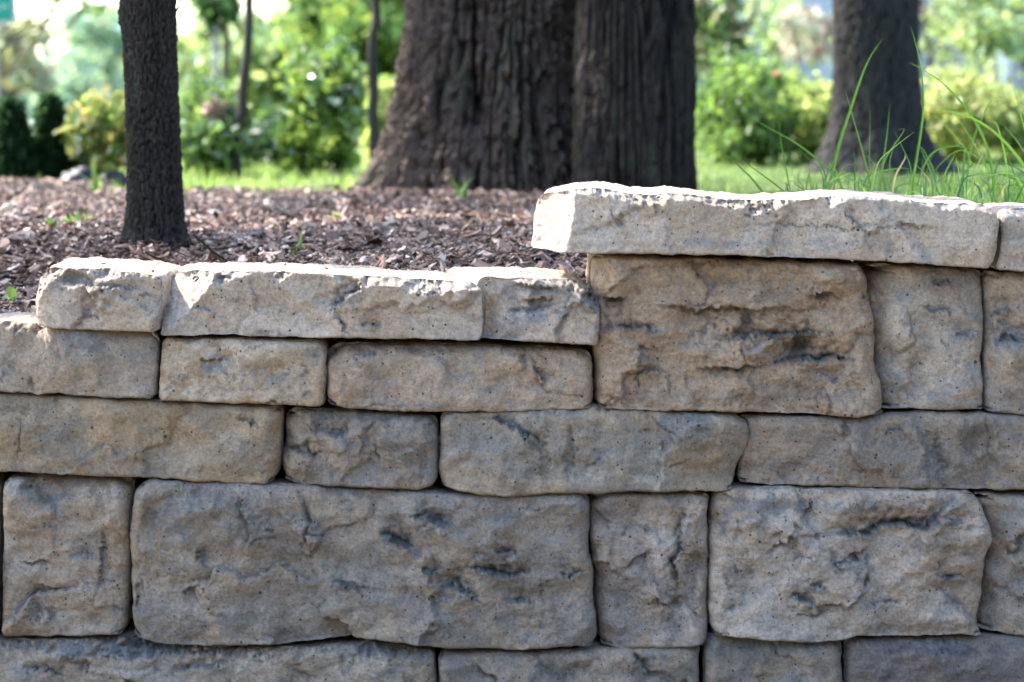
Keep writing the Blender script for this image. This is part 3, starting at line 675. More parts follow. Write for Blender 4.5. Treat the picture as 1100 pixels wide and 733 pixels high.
xs = np.concatenate([np.linspace(-60, -6, 28), np.linspace(-5.6, -2.4, 30), np.arange(-2.3, 2.3, 0.03), np.linspace(2.4, 5.6, 30), np.linspace(6, 60, 28)])
ys = np.concatenate([np.arange(0.27, 5.5, 0.035), np.linspace(5.7, 14, 40), np.linspace(15, 120, 50), [200, 500, 1000]])
def zg(X, Y):
    z = gz(X, Y)
    z = np.where(Y < 0.28, -1.05, z)          # earth face against the back of the wall
    z = z - 0.035 * sstep(-0.05, 0.12, Y - edge_y(X)) * (X < 0.9)
    z = z - 0.15 * sstep(1.0, 0.9, np.hypot((X + 4.3) / 5.2, (Y - 33) / 17))      # pond basin
    z = np.where((Y > 12) & (Y < 60), z * 0.3 + np.where(z < -0.06, -0.06, 0.01), z)
    return z
xs_w = np.concatenate([[-1000, -300], xs, [300, 1000]])
gr = struct(sheet('soil_ground', xs_w, ys, lambda X, Y: zg(X, Y), SOIL, lambda x, y: np.where(((y > edge_y(x)) | (x > 0.5))[:, None], lawn_col(x, y), mulch_col(x, y))))
xs2 = np.linspace(-60, 60, 160); ys2 = np.concatenate([np.linspace(-60, -5, 40), np.linspace(-4.8, 0.26, 40)])
pt = struct(sheet('gravel_path', xs2, ys2, lambda X, Y: -0.95 + 0.01 * fbm(X / 0.8, Y / 0.8, 1.0, 3), SOIL, path_col))

# pond far beyond the shrubs, mirroring the bright sky
mw_, nt_, nn_, ll_, bb_ = new_mat('pond_water')
bb_.inputs['Base Color'].default_value = (0.03, 0.045, 0.05, 1); bb_.inputs['Roughness'].default_value = 0.12; bb_.inputs['Specular IOR Level'].default_value = 0.9
pa_ = np.linspace(0, 2 * np.pi, 60, endpoint=False)
pv = np.c_[-4.3 + 5.2 * np.cos(pa_) * (1 + .1 * np.sin(3 * pa_)), 33 + 17 * np.sin(pa_) * (1 + .08 * np.sin(2 * pa_)), 0 * pa_ + 0.006]
struct(mesh_obj('pond_water', pv, np.arange(60)[None], mw_, smooth=False))
# ------------------------------------------------------------------ trunks, limbs, foliage
def trunk_mesh(name, cx, cy, prof, bark, parent, loc, res=(260, 1), zs=None, lobes=(), lean=(0, 0), col2=((0.045, 0.036, 0.03), (0.15, 0.125, 0.105)), seed=0.0, knots=(), plate=0.4):
    """prof: list of (z, r); bark=(ridge width m, ridge length m, depth m)"""
    nt_ = res[0]
    th = np.linspace(0, 2 * np.pi, nt_, endpoint=False)
    Z, TH = np.meshgrid(zs, th, indexing='ij')
    pz, pr = np.array(prof).T
    R = np.interp(Z, pz, pr)
    for (a0, wd, amp, zf) in lobes:      # root flares: angle, half width, extra radius, height over which they fade
        da = (TH - math.radians(a0) + np.pi) % (2 * np.pi) - np.pi
        R = R + amp * np.exp(-(da / wd) ** 2) * np.exp(-np.maximum(Z, 0) / zf)
    bw, bl, bd = bark
    r0 = pr.mean()
    cxn, syn = np.cos(TH) * r0 / bw, np.sin(TH) * r0 / bw
    wz = Z + 0.25 * bl * noise(cxn * 0.4, syn * 0.4, Z / bl * 1.5 + seed)
    wob = fbm(Z / bl * 0.9 + 7, cxn * 0.3, syn * 0.3 + seed, 3) * 0.5
    f = 1 - np.abs(noise(cxn + wob, syn + wob * 0.6, wz / bl + seed)) * 2.6
    f2 = ridged(cxn * 1.9 + wob, syn * 1.9, wz / bl * 2.4 + seed + 4, 3)
    crack = noise(cxn * 1.2 + 9, syn * 1.2, Z / (bw * 1.6) + seed)
    hgt = 0.62 * np.clip(1 - sstep(0.35, 1.0, f), 0, 1) + 0.28 * (1 - f2) * 1.2 - plate * sstep(0.22, 0.42, crack + 0.25 * noise(cxn * 3, syn * 3, Z / bw)) + (0.14 if plate < .3 else .3) * fbm(cxn * 3, syn * 3, Z / bw * 0.9, 4, 0.65) + 0.25 * fbm(cxn * 2.6 + 3, syn * 2.6, Z / bl * 2.5, 3)
    big = 0.05 * r0 * fbm(cxn * 0.12, syn * 0.12, Z * 1.5 + seed, 3)
    kz = 0
    for (a0, z0, wa, wz_, amp) in knots:
        da = (TH - math.radians(a0) + np.pi) % (2 * np.pi) - np.pi
        kz = kz + amp * np.exp(-(da / wa) ** 2 - ((Z - z0) / wz_) ** 2)
    R = R + bd * (hgt - 0.4) * 1.6 + big + kz
    X = cx + R * np.cos(TH) + lean[0] * np.maximum(Z, 0); Y = cy + R * np.sin(TH) + lean[1] * np.maximum(Z, 0)
    v = np.c_[(X - loc[0]).ravel(), (Y - loc[1]).ravel(), (Z - loc[2]).ravel()]
    m = len(zs)
    idx = np.arange(m * nt_).reshape(m, nt_)
    q = np.stack([idx[:-1], np.roll(idx[:-1], -1, 1), np.roll(idx[1:], -1, 1), idx[1:]], -1).reshape(-1, 4)
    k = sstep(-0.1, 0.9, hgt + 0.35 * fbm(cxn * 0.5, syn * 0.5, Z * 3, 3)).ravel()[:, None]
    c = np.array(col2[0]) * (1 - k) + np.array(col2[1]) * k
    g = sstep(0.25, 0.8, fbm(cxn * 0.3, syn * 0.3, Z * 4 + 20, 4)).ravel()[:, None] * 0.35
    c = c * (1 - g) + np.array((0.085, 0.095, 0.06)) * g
    return mesh_obj(name, v, q, BARK, parent=parent, col=c)

def tubes(name, paths, mat, parent, loc, col, nseg=7):
    """paths: list of (points, r0, r1)"""
    V, F, n0 = [], [], 0
    for pts, r0, r1 in paths:
        pts = np.asarray(pts, float); m = len(pts)
        tn = np.gradient(pts, axis=0); tn /= np.linalg.norm(tn, axis=1)[:, None] + 1e-9
        up = np.array([0.3, 0.1, 1.0]) if abs(tn[0][2]) < 0.8 else np.array([1.0, 0.2, 0.1])
        s = np.cross(tn, up); s /= np.linalg.norm(s, axis=1)[:, None] + 1e-9
        t = np.cross(tn, s)
        rr = np.linspace(r0, r1, m)
        a = np.linspace(0, 2 * np.pi, nseg, endpoint=False)
        ring = pts[:, None] + rr[:, None, None] * (np.cos(a)[None, :, None] * s[:, None] + np.sin(a)[None, :, None] * t[:, None])
        V.append(ring.reshape(-1, 3))
        idx = np.arange(m * nseg).reshape(m, nseg) + n0
        F.append(np.stack([idx[:-1], np.roll(idx[:-1], -1, 1), np.roll(idx[1:], -1, 1), idx[1:]], -1).reshape(-1, 4))
        n0 += m * nseg
    V = np.concatenate(V) - np.asarray(loc)
    return mesh_obj(name, V, np.concatenate(F), mat, parent=parent, col=np.tile(col, (len(V), 1)) * (1 + 0.25 * rng.normal(size=(len(V), 1))).clip(0.5, 1.5))

def wander(a, b, n, amp, r=rng):
    a = np.asarray(a, float); b = np.asarray(b, float)
    t = np.linspace(0, 1, n)[:, None]
    w = np.cumsum(r.normal(size=(n, 3)), 0) * amp / math.sqrt(n)
    w -= t * w[-1]
    return a + (b - a) * t + w

def leaf_mesh(name, P, size, pal, parent, loc, mat, aspect=0.6, drop=0.0, r=rng, flat=0.0, szvar=0.35):
    """P: leaf positions; every leaf is a folded six-vertex blade"""
    n = len(P)
    s = size * np.clip(1 + szvar * r.normal(size=n), 0.4, 1.9)
    d = r.normal(size=(n, 3)); d[:, 2] = d[:, 2] * (1 - flat) - drop; d /= np.linalg.norm(d, axis=1)[:, None]
    up = r.normal(size=(n, 3)) + np.array([0, 0, 0.9 + 2 * flat]); w = np.cross(d, up); w /= np.linalg.norm(w, axis=1)[:, None] + 1e-9
    nn = np.cross(w, d)
    L, Wd = s[:, None], (s * aspect / 2)[:, None]
    cup = 0.18
    base = P
    v0 = base; v1 = base + d * L * 0.35 + w * Wd + nn * Wd * cup * 2; v2 = base + d * L * 0.35 - w * Wd + nn * Wd * cup * 2
    v3 = base + d * L * 0.75 + w * Wd * 0.72 + nn * Wd * cup; v4 = base + d * L * 0.75 - w * Wd * 0.72 + nn * Wd * cup; v5 = base + d * L - nn * L * 0.08
    m1 = base + d * L * 0.5
    V = np.stack([v0, v1, v3, v5, v4, v2], 1).reshape(-1, 3) - np.asarray(loc)
    k = np.arange(n)[:, None] * 6
    F = np.concatenate([k + np.array([0, 1, 2, 3]), k + np.array([0, 3, 4, 5])])
    pal = np.asarray(pal, float)
    if pal.ndim == 2:
        i = r.integers(0, len(pal), n); j = r.integers(0, len(pal), n); t = r.random(n)[:, None]
        c = pal[i] * (1 - t) + pal[j] * t
        c = c * (1 + 0.22 * r.normal(size=(n, 1))).clip(0.45, 1.6)
    else: c = pal
    return mesh_obj(name, V, F, mat, parent=parent, col=np.repeat(np.clip(c, 0.005, 0.9), 6, 0), smooth=False)

def clumps(center, rad, nclump, n, spread, r=rng, shell=0.35):
    c = r.normal(size=(nclump, 3)); c /= np.linalg.norm(c, axis=1)[:, None]
    c *= (shell + (1 - shell) * r.random((nclump, 1))) ** 0.6
    c = np.asarray(center) + c * np.asarray(rad)
    i = r.integers(0, nclump, n)
    sz = r.uniform(0.5, 1.3, nclump)
    return c[i] + r.normal(size=(n, 3)) * (np.asarray(rad) * spread) * sz[i][:, None], c

PAL = dict(
    fresh=[(0.139, 0.239, 0.054), (0.198, 0.3, 0.063), (0.102, 0.179, 0.051), (0.256, 0.325, 0.077)],
    green=[(0.059, 0.121, 0.034), (0.085, 0.162, 0.048), (0.047, 0.094, 0.032), (0.116, 0.183, 0.054)],
    deep=[(0.022, 0.055, 0.02), (0.035, 0.075, 0.028), (0.015, 0.04, 0.016)],
    pale=[(0.262, 0.362, 0.225), (0.354, 0.453, 0.267), (0.201, 0.301, 0.214), (0.412, 0.486, 0.287)],  # lightened leaf colour that carries the haze of the far trees
    teal=[(0.177, 0.275, 0.231), (0.251, 0.36, 0.294), (0.306, 0.404, 0.316), (0.144, 0.22, 0.198)],  # blue-green haze of the distant trees put into the leaf colour
    gold=[(0.323, 0.305, 0.101), (0.245, 0.273, 0.088), (0.38, 0.287, 0.111), (0.175, 0.221, 0.074)],
    rust=[(0.295, 0.198, 0.131), (0.224, 0.199, 0.125), (0.364, 0.265, 0.168), (0.164, 0.172, 0.107)],
    blush=[(0.384, 0.33, 0.254), (0.415, 0.393, 0.285), (0.335, 0.248, 0.205), (0.279, 0.311, 0.214)],
    yellow=[(0.263, 0.325, 0.11), (0.346, 0.397, 0.141), (0.192, 0.254, 0.09), (0.416, 0.446, 0.181)])

def base_at(px, d):
    x, _, _ = at(px, 200, d)
    return np.array([float(x), d, float(gz(x, d)) - 0.035])

def shrub(name, label, cat, px0, px1, ptop, d, n, size, pal, depth=0.5, mat=None, group=None, nclump=26, spread=0.16, pbot=None, aspect=0.65, stems=8, seed=1, depth_r=None, drop=0.1, stemcol=(0.10, 0.08, 0.06)):
    r = np.random.default_rng(seed)
    x0, _, zt = at(px0, ptop, d); x1 = at(px1, ptop, d)[0]
    b = base_at((px0 + px1) / 2, d)
    zb = b[2] + 0.02 if pbot is None else float(at(px0, pbot, d)[2])
    root = empty(name, b)
    tag(root, label, cat, group)
    cz = (zb + float(zt)) / 2; rz = (float(zt) - zb) / 2
    rx = (x1 - x0) / 2; cx = (x0 + x1) / 2
    P, C = clumps((cx, d, cz), (rx, depth, rz), nclump, n, spread, r)
    P[:, 2] = np.maximum(P[:, 2], b[2] + 0.01)
    leaf_mesh('foliage', P, size, pal, root, b, mat or LEAF, aspect=aspect, r=r, drop=drop)
    paths = []
    for i in range(min(stems, len(C))):
        s = b + np.array([r.normal() * rx * 0.15, r.normal() * 0.05, -0.03])
        paths.append((wander(s, C[i], 9, 0.05 * rz * 2, r), 0.006 + 0.008 * rz, 0.002))
    tubes('stems', paths, BARK, root, b, stemcol)
    return root, C

GS = 'shrubs and bushes beyond the mulch bed'
GT = 'trees beyond the mulch bed'

def clear_of_wall(pts):
    t = pts[:, 2] / SUN_DIR.z
    gx = pts[:, 0] - SUN_DIR.x * t; gy = pts[:, 1] - SUN_DIR.y * t
    return bool(np.all((gy > 0.35) | (gx > 2.2) | (gx < -2.2)))
# --- the big oak with two stems
D_OAK = 4.1
def trx(px, d): return float(at(px, 100, d)[0])
z_lo = np.concatenate([np.arange(-0.2, 1.05, 0.007), np.linspace(1.1, 7.5, 60)])
ox = trx(545, D_OAK)
oak = empty('oak_tree', (ox, D_OAK, 0.0))
tag(oak, 'massive old oak with two stems and deeply furrowed dark bark', 'tree', GT)
c1 = trx(529, D_OAK + .1)
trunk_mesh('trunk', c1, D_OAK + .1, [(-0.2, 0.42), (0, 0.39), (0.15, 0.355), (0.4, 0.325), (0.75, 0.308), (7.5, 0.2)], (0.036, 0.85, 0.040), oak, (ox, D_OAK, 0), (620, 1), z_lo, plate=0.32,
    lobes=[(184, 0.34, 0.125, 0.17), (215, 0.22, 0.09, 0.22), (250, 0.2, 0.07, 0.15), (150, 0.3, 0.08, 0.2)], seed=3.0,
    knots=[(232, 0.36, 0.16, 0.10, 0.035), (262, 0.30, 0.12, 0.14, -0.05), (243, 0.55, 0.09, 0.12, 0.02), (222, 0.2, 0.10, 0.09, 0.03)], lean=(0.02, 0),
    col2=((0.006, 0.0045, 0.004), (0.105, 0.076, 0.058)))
c2 = trx(682, D_OAK - 0.38)
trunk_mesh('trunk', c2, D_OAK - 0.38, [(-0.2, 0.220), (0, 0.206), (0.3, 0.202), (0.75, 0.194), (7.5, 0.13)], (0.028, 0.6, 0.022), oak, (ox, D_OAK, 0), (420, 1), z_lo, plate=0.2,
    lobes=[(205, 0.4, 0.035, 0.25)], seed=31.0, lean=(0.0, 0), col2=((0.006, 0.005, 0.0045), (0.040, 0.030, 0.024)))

# --- small tree close behind the wall
D_S = 1.1
sx = trx(163, D_S)
sm = empty('young_tree', (sx, D_S, 0.0))
tag(sm, 'slender young tree with dark scaly bark, close behind the lower coping', 'tree', GT)
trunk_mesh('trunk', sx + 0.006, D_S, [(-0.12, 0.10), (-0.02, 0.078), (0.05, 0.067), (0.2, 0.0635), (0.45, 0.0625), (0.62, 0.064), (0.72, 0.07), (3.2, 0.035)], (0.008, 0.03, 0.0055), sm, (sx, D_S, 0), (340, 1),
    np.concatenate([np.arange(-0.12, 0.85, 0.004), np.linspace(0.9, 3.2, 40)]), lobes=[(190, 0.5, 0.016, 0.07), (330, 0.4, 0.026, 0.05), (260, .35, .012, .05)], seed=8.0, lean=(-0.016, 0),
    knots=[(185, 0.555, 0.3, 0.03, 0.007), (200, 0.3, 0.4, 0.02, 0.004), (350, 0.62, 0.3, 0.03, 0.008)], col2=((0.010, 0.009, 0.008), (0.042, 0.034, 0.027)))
X_, Y_, Z_ = at([186, 190, 194, 196, 194, 190], [17, 14, 8, 2, -6, -16], D_S)
X2, Y2, Z2 = at([130, 138, 150, 158], [-26, -8, 4, 14], D_S - 0.05)
tubes('twig', [(np.c_[X_, Y_ - 0.03, Z_], 0.0035, 0.002)], BARK, sm, (sx, D_S, 0), (0.03, 0.027, 0.024))
limbs = []
for i in range(14):
    z = 1.3 + i * 0.15; a = i * 2.4
    w_ = wander((sx, D_S, z), (sx + math.cos(a) * 0.9, D_S + math.sin(a) * 0.9, z + 0.9), 8, 0.12)
    if clear_of_wall(w_): limbs.append((w_, 0.018, 0.005))
tubes('limbs', limbs, BARK, sm, (sx, D_S, 0), (0.05, 0.042, 0.036))

# --- third tree on the right
D_R = 6.1
rx_ = trx(942, D_R)
rt = empty('oak_tree', (rx_, D_R, 0.0))
tag(rt, 'single thick grey trunk flaring at its foot, behind the tall grass', 'tree', GT)
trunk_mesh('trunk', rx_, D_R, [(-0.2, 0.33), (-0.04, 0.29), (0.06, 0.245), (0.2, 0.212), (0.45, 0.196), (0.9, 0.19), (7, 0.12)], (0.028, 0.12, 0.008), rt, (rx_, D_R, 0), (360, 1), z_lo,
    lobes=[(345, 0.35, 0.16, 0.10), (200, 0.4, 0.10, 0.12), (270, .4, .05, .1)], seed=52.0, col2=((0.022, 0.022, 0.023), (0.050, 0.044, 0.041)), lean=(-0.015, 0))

# --- crowns overhead: they throw the dappled shade on the bed
def canopy(root, loc, cen, rad, n, size, seed, ncl=90, thin=None):
    r = np.random.default_rng(seed)
    P, C = clumps(cen, rad, ncl, n, 0.075, r, 0.15)
    t = P[:, 2] / SUN_DIR.z
    gx = P[:, 0] - SUN_DIR.x * t; gy = P[:, 1] - SUN_DIR.y * t
    nz_ = noise(gx / 0.7 + 4, gy / 0.4 + 2, 1.5)
    shade = np.maximum.reduce([sstep(1.25, 0.95, gy + 0.5 * nz_), sstep(2.05, 2.25, gy + .3 * nz_) * sstep(2.85, 2.65, gy + .3 * nz_) * sstep(-1.0, -0.6, gx) * sstep(.5, .1, gx),
        sstep(3.25, 3.5, gy + .3 * nz_) * sstep(-0.02, 0.30, gx + .45 * nz_), sstep(0.28, 0.4, nz_) * 0.9]) * sstep(0.95, 0.7, gx)      # crown leaves culled so their shade falls in chosen bands on the ground
    keep = sstep(0.18, 0.40, gy) * np.where(gx > 1.6, 1.0, 1.0)
    sunny = (shade < 0.52)
    k = (r.random(len(P)) < keep) & ~sunny
    k |= (gy > 9) | (gx > 3.5) | ((rad[0] < 2) & (gx > 1.25))
    P = P[k & (P[:, 2] > 2.2)]
    leaf_mesh('crown', P, size, PAL['green'], root, loc, LEAF, aspect=0.6, r=r)
    paths = [(wander((loc[0], loc[1], 3.0), c, 9, 0.6, r), 0.05, 0.012) for c in C[:26] if 1]
    paths = [p for p in paths if p[0][:, 2].min() > 2.4 and clear_of_wall(p[0])]
    tubes('limbs', paths, BARK, root, loc, (0.05, 0.042, 0.036))
canopy(oak, (ox, D_OAK, 0), (-4.3, 4.9, 4.9), (4.2, 3.6, 1.9), 26000, 0.13, 5)
canopy(sm, (sx, D_S, 0), (sx - 0.1, D_S, 3.2), (1.1, 1.1, 0.8), 900, 0.07, 6, 30)
canopy(rt, (rx_, D_R, 0), (rx_ - 1, D_R + 1, 6.2), (3.6, 3.4, 2.2), 5000, 0.14, 7)

# --- thin trunks in the middle distance
def sapling(px_top, px_bot, pbot, d, r0, label, seed, crown=True, pal='green', n=1500):
    r = np.random.default_rng(seed)
    b = base_at(px_bot, d)
    x1, _, z1 = at(px_top, -40, d)
    top = np.array([float(x1), d, float(z1)])
    root = empty('young_tree', b); tag(root, label, 'tree', GT)
    end = b + (top - b) * 4.0; end[0] = top[0] + (top[0] - b[0]) * 1.0
    pts = np.concatenate([wander(b - np.array([0, 0, .1]), top, 14, 0.035, r), wander(top, end, 10, 0.08, r)[1:]])
    tubes('trunk', [(pts, r0, r0 * 0.55)], BARK, root, b, (0.055, 0.045, 0.04), 12)
    if crown:
        P, C = clumps(end, (1.1, 1.1, 0.8), 20, n, 0.17, r)
        leaf_mesh('crown', P[P[:, 2] > float(z1) + 0.3], 0.07, PAL[pal], root, b, LEAF, r=r)
    return root
sapling(264, 254, 160, 6.2, 0.026, 'thin dark leaning trunk in front of the pale sky gaps', 41)
sapling(404, 401, 185, 6.1, 0.027, 'thin straight dark trunk just left of the big oak', 42)
sapling(336, 352, 120, 15.0, 0.05, 'faint thin trunk between the leaning trunk and the oak', 43)

# --- shrubs, left to right
def cone_shrub(px0, px1, ptop, d, n, label, seed):
    r = np.random.default_rng(seed)
    b = base_at((px0 + px1) / 2, d)
    x0, _, zt = at(px0, ptop, d); x1 = at(px1, ptop, d)[0]; rad = (x1 - x0) / 2
    root = empty('conifer_shrub', b); tag(root, label, 'shrub', 'dark columnar conifers at the left')
    t = r.random(n); H = float(zt) - b[2]
    a = r.uniform(0, 6.283, n)
    rr = rad * np.clip(np.minimum(1.15 - t ** 1.5 * 0.9, 0.75 + t * 2), 0.12, 1) * np.sqrt(r.random(n)) * (1 + 0.2 * np.sin(a * 5 + t * 20))
    P = np.c_[b[0] + rr * np.cos(a), d + rr * np.sin(a), b[2] + t * H]
    leaf_mesh('foliage', P, 0.035, PAL['deep'], root, b, LEAF_FAR, aspect=0.4, r=r, drop=-0.5)
    tubes('trunk', [(np.array([b - [0, 0, .05], b + [0, 0, H * .8]]), 0.012, 0.004)], BARK, root, b, (0.05, 0.04, 0.03))
cone_shrub(-8, 36, 112, 5.2, 7000, 'dark conifer shrub at the very left edge under the green sign', 51)
cone_shrub(36, 76, 108, 5.3, 7000, 'narrow dark conifer shrub right of the leftmost one', 52)
cone_shrub(-60, -14, 115, 5.3, 3000, 'dark conifer shrub just outside the left edge', 53)

shrub('leafy_shrub', 'bright yellow-green shrub with round glinting leaves behind the young tree', 'shrub', 78, 142, 104, 5.3, 900, 0.05, PAL['gold'] + PAL['fresh'], 0.25, LEAF_GLOSSY, GS, 16, 0.2, seed=61, aspect=0.85)
shrub('leafy_shrub', 'dark glossy leaved shrub just right of the young tree', 'shrub', 184, 268, 96, 6.4, 2300, 0.045, PAL['green'] + PAL['fresh'][:2], 0.35, LEAF_GLOSSY, GS, 22, 0.2, seed=62, aspect=0.75)
shrub('leafy_shrub', 'low dark shadowy shrub below the bright sky gap', 'shrub', 236, 345, 142, 7.8, 2600, 0.045, PAL['deep'] + PAL['green'][:1], 0.35, LEAF, GS, 20, 0.2, seed=63, pbot=186)
shrub('leafy_shrub', 'tall sunny shrub with round light green leaves left of the oak', 'shrub', 292, 392, 66, 6.6, 2600, 0.05, PAL['fresh'] + PAL['green'][:1], 0.4, LEAF_GLOSSY, GS, 34, 0.17, seed=64, aspect=0.85)
shrub('leafy_shrub', 'bright shrub squeezed between the thin trunk and the oak', 'shrub', 396, 446, 88, 7.9, 1500, 0.045, PAL['fresh'] + PAL['gold'][:2], 0.4, LEAF, GS, 18, 0.2, seed=65, aspect=0.85)
shrub('leafy_shrub', 'wide green bush right of the oak stems', 'shrub', 738, 850, 62, 7.6, 5200, 0.04, PAL['green'] + PAL['fresh'][:2], 0.55, LEAF, GS, 44, 0.16, seed=66)
shrub('leafy_shrub', 'yellow-green bush left of the single thick trunk', 'shrub', 822, 925, 70, 8.0, 4200, 0.04, PAL['yellow'] + PAL['fresh'][:2], 0.5, LEAF, GS, 34, 0.17, seed=67)
shrub('leafy_shrub', 'sunlit yellow bush right of the single thick trunk', 'shrub', 975, 1075, 78, 7.8, 4200, 0.045, PAL['yellow'] + PAL['gold'][:2], 0.5, LEAF, GS, 34, 0.17, seed=68)
shrub('leafy_shrub', 'green bush at the right edge behind the tall grass', 'shrub', 1050, 1150, 96, 8.2, 3000, 0.045, PAL['yellow'] + PAL['green'][:2], 0.5, LEAF, GS, 30, 0.17, seed=69)
shrub('leafy_shrub', 'open pinkish and cream tinted shrub in front of the house', 'shrub', 838, 896, 14, 12.0, 330, 0.085, PAL['blush'], 0.5, LEAF, GS, 14, 0.17, seed=70, pbot=64)
shrub('leafy_shrub', 'brownish twiggy shrub close to the right side of the oak', 'shrub', 742, 802, -10, 10.5, 1500, 0.06, PAL['deep'] + PAL['rust'][:2] + PAL['green'], 0.4, LEAF, GS, 18, 0.17, seed=71, pbot=90, stems=16, stemcol=(0.25, 0.20, 0.16))

# --- trees whose low boughs fill the view behind
def far_tree(name, label, px0, px1, p0, p1, d, n, size, pal, seed, ncl=40, depth=1.5, spread=0.14, group=GT, trunk=0.12, aspect=0.6, tp=None, mat=None, drop=0.3):
    r = np.random.default_rng(seed)
    x0, _, zt = at(px0, p0, d); x1, _, zb = at(px1, p1, d)
    tp = (px0 + px1) / 2 if tp is None else tp
    b = base_at(tp, d); b[2] = -0.04
    root = empty(name, b); tag(root, label, 'tree', group)
    cx, cz = (x0 + x1) / 2, (zt + zb) / 2
    P, C = clumps((cx, d, cz), ((x1 - x0) / 2, depth, (zt - zb) / 2), ncl, n, spread, r, 0.2)
    leaf_mesh('crown', P, size, pal, root, b, mat or LEAF_FAR, aspect=aspect, r=r, drop=drop)
    top = b + np.array([0, 0, float(zt) + 0.5])
    pa = [(wander(b - [0, 0, .2], top, 12, 0.1, r), trunk, trunk * 0.5)]
    tubes('trunk', pa, BARK, root, b, (0.08, 0.068, 0.06), 12)
    tubes('limbs', [(wander(b + [0, 0, r.uniform(.3, .9) * float(zt)], c, 8, 0.15, r), trunk * 0.2, 0.01) for c in C[:12]], BARK, root, b, (0.08, 0.068, 0.06))
    return root
far_tree('distant_tree', 'tree filling the view left of the young tree, haze in its pale leaf colour', 10, 225, 16, 190, 46, 14000, 0.24, PAL['teal'] + PAL['pale'] + PAL['pale'], 81, 60, 3, 0.12)
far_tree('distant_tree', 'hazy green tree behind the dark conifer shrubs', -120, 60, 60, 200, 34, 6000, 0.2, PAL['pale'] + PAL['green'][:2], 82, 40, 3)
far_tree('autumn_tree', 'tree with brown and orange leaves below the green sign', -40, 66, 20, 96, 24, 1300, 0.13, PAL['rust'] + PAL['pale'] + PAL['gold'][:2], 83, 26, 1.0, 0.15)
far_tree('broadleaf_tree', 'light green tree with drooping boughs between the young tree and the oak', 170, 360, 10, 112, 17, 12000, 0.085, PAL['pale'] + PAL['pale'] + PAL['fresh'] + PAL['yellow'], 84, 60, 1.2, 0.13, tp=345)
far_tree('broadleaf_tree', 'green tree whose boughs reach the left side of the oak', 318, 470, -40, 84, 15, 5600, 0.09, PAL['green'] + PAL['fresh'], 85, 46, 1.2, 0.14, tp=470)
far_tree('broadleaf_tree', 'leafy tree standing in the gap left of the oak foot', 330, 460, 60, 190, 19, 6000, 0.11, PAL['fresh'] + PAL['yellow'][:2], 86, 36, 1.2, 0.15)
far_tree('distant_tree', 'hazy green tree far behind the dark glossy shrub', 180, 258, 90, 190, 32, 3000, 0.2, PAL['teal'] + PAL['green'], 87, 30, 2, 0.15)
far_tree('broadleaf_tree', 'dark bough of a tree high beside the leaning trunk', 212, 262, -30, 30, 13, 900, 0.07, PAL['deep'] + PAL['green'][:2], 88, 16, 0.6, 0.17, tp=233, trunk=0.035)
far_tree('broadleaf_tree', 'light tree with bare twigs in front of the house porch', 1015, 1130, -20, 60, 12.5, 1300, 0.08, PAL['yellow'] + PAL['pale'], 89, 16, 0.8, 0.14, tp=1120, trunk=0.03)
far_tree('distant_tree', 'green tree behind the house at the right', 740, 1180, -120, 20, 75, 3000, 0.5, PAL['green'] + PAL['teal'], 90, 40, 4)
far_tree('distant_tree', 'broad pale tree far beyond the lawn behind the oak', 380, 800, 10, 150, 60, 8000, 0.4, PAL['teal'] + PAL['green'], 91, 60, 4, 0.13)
far_tree('broadleaf_tree', 'tree with few small leaves against the bright sky at the left', 44, 140, -40, 14, 11, 130, 0.06, PAL['green'], 92, 10, 0.6, 0.14, tp=-30, trunk=0.03)

far_tree('broadleaf_tree', 'fine leaved mid green tree filling the gap beside the leaning trunk', 175, 300, 50, 175, 21, 8000, 0.065, PAL['green'] + PAL['fresh'] + PAL['pale'][:1], 93, 50, 1.5, 0.16, tp=215, trunk=0.05)
far_tree('broadleaf_tree', 'airy light leaved tree veiling the wall of the house', 770, 900, -30, 80, 15, 800, 0.06, PAL['fresh'] + PAL['yellow'][:2] + PAL['pale'][:2], 94, 26, 0.9, 0.16, tp=800, trunk=0.03)
far_tree('broadleaf_tree', 'airy light leaved tree veiling the porch of the house', 975, 1120, -30, 90, 16, 850, 0.06, PAL['fresh'] + PAL['yellow'] + PAL['pale'][:2], 95, 26, 0.9, 0.16, tp=990, trunk=0.03)
# ------------------------------------------------------------------ lawn grass, mulch, small plants
def blades(name, P, h, w, pal, mat, bend=0.5, r=rng, loc=(0, 0, 0), parent=None):
    n = len(P)
    hh = h * np.clip(1 + 0.35 * r.normal(size=n), 0.35, 2); a = r.uniform(0, 6.283, n)
    dirv = np.c_[np.cos(a), np.sin(a), 0 * a]; side = np.c_[-np.sin(a), np.cos(a), 0 * a]
    b = bend * r.random(n)
    V = []
    for t in (0, 0.4, 0.75, 1.0):
        c = P + np.array([0, 0, 1]) * (hh * t * (1 - 0.35 * b * t))[:, None] + dirv * (hh * b * t * t)[:, None]
        ww = (w * (1 - t ** 1.6) + 0.0002)
        V += [c - side * ww / 2, c + side * ww / 2]
    V = np.stack(V, 1).reshape(-1, 3) - np.asarray(loc)
    k = np.arange(n)[:, None] * 8
    F = np.concatenate([k + np.array([2 * j, 2 * j + 1, 2 * j + 3, 2 * j + 2]) for j in range(3)])
    pal = np.asarray(pal); i = r.integers(0, len(pal), n); j = r.integers(0, len(pal), n); t = r.random(n)[:, None]
    c = (pal[i] * (1 - t) + pal[j] * t) * (1 + 0.2 * r.normal(size=(n, 1))).clip(0.5, 1.6)
    return mesh_obj(name, V, F, mat, parent=parent, col=np.repeat(c, 8, 0))

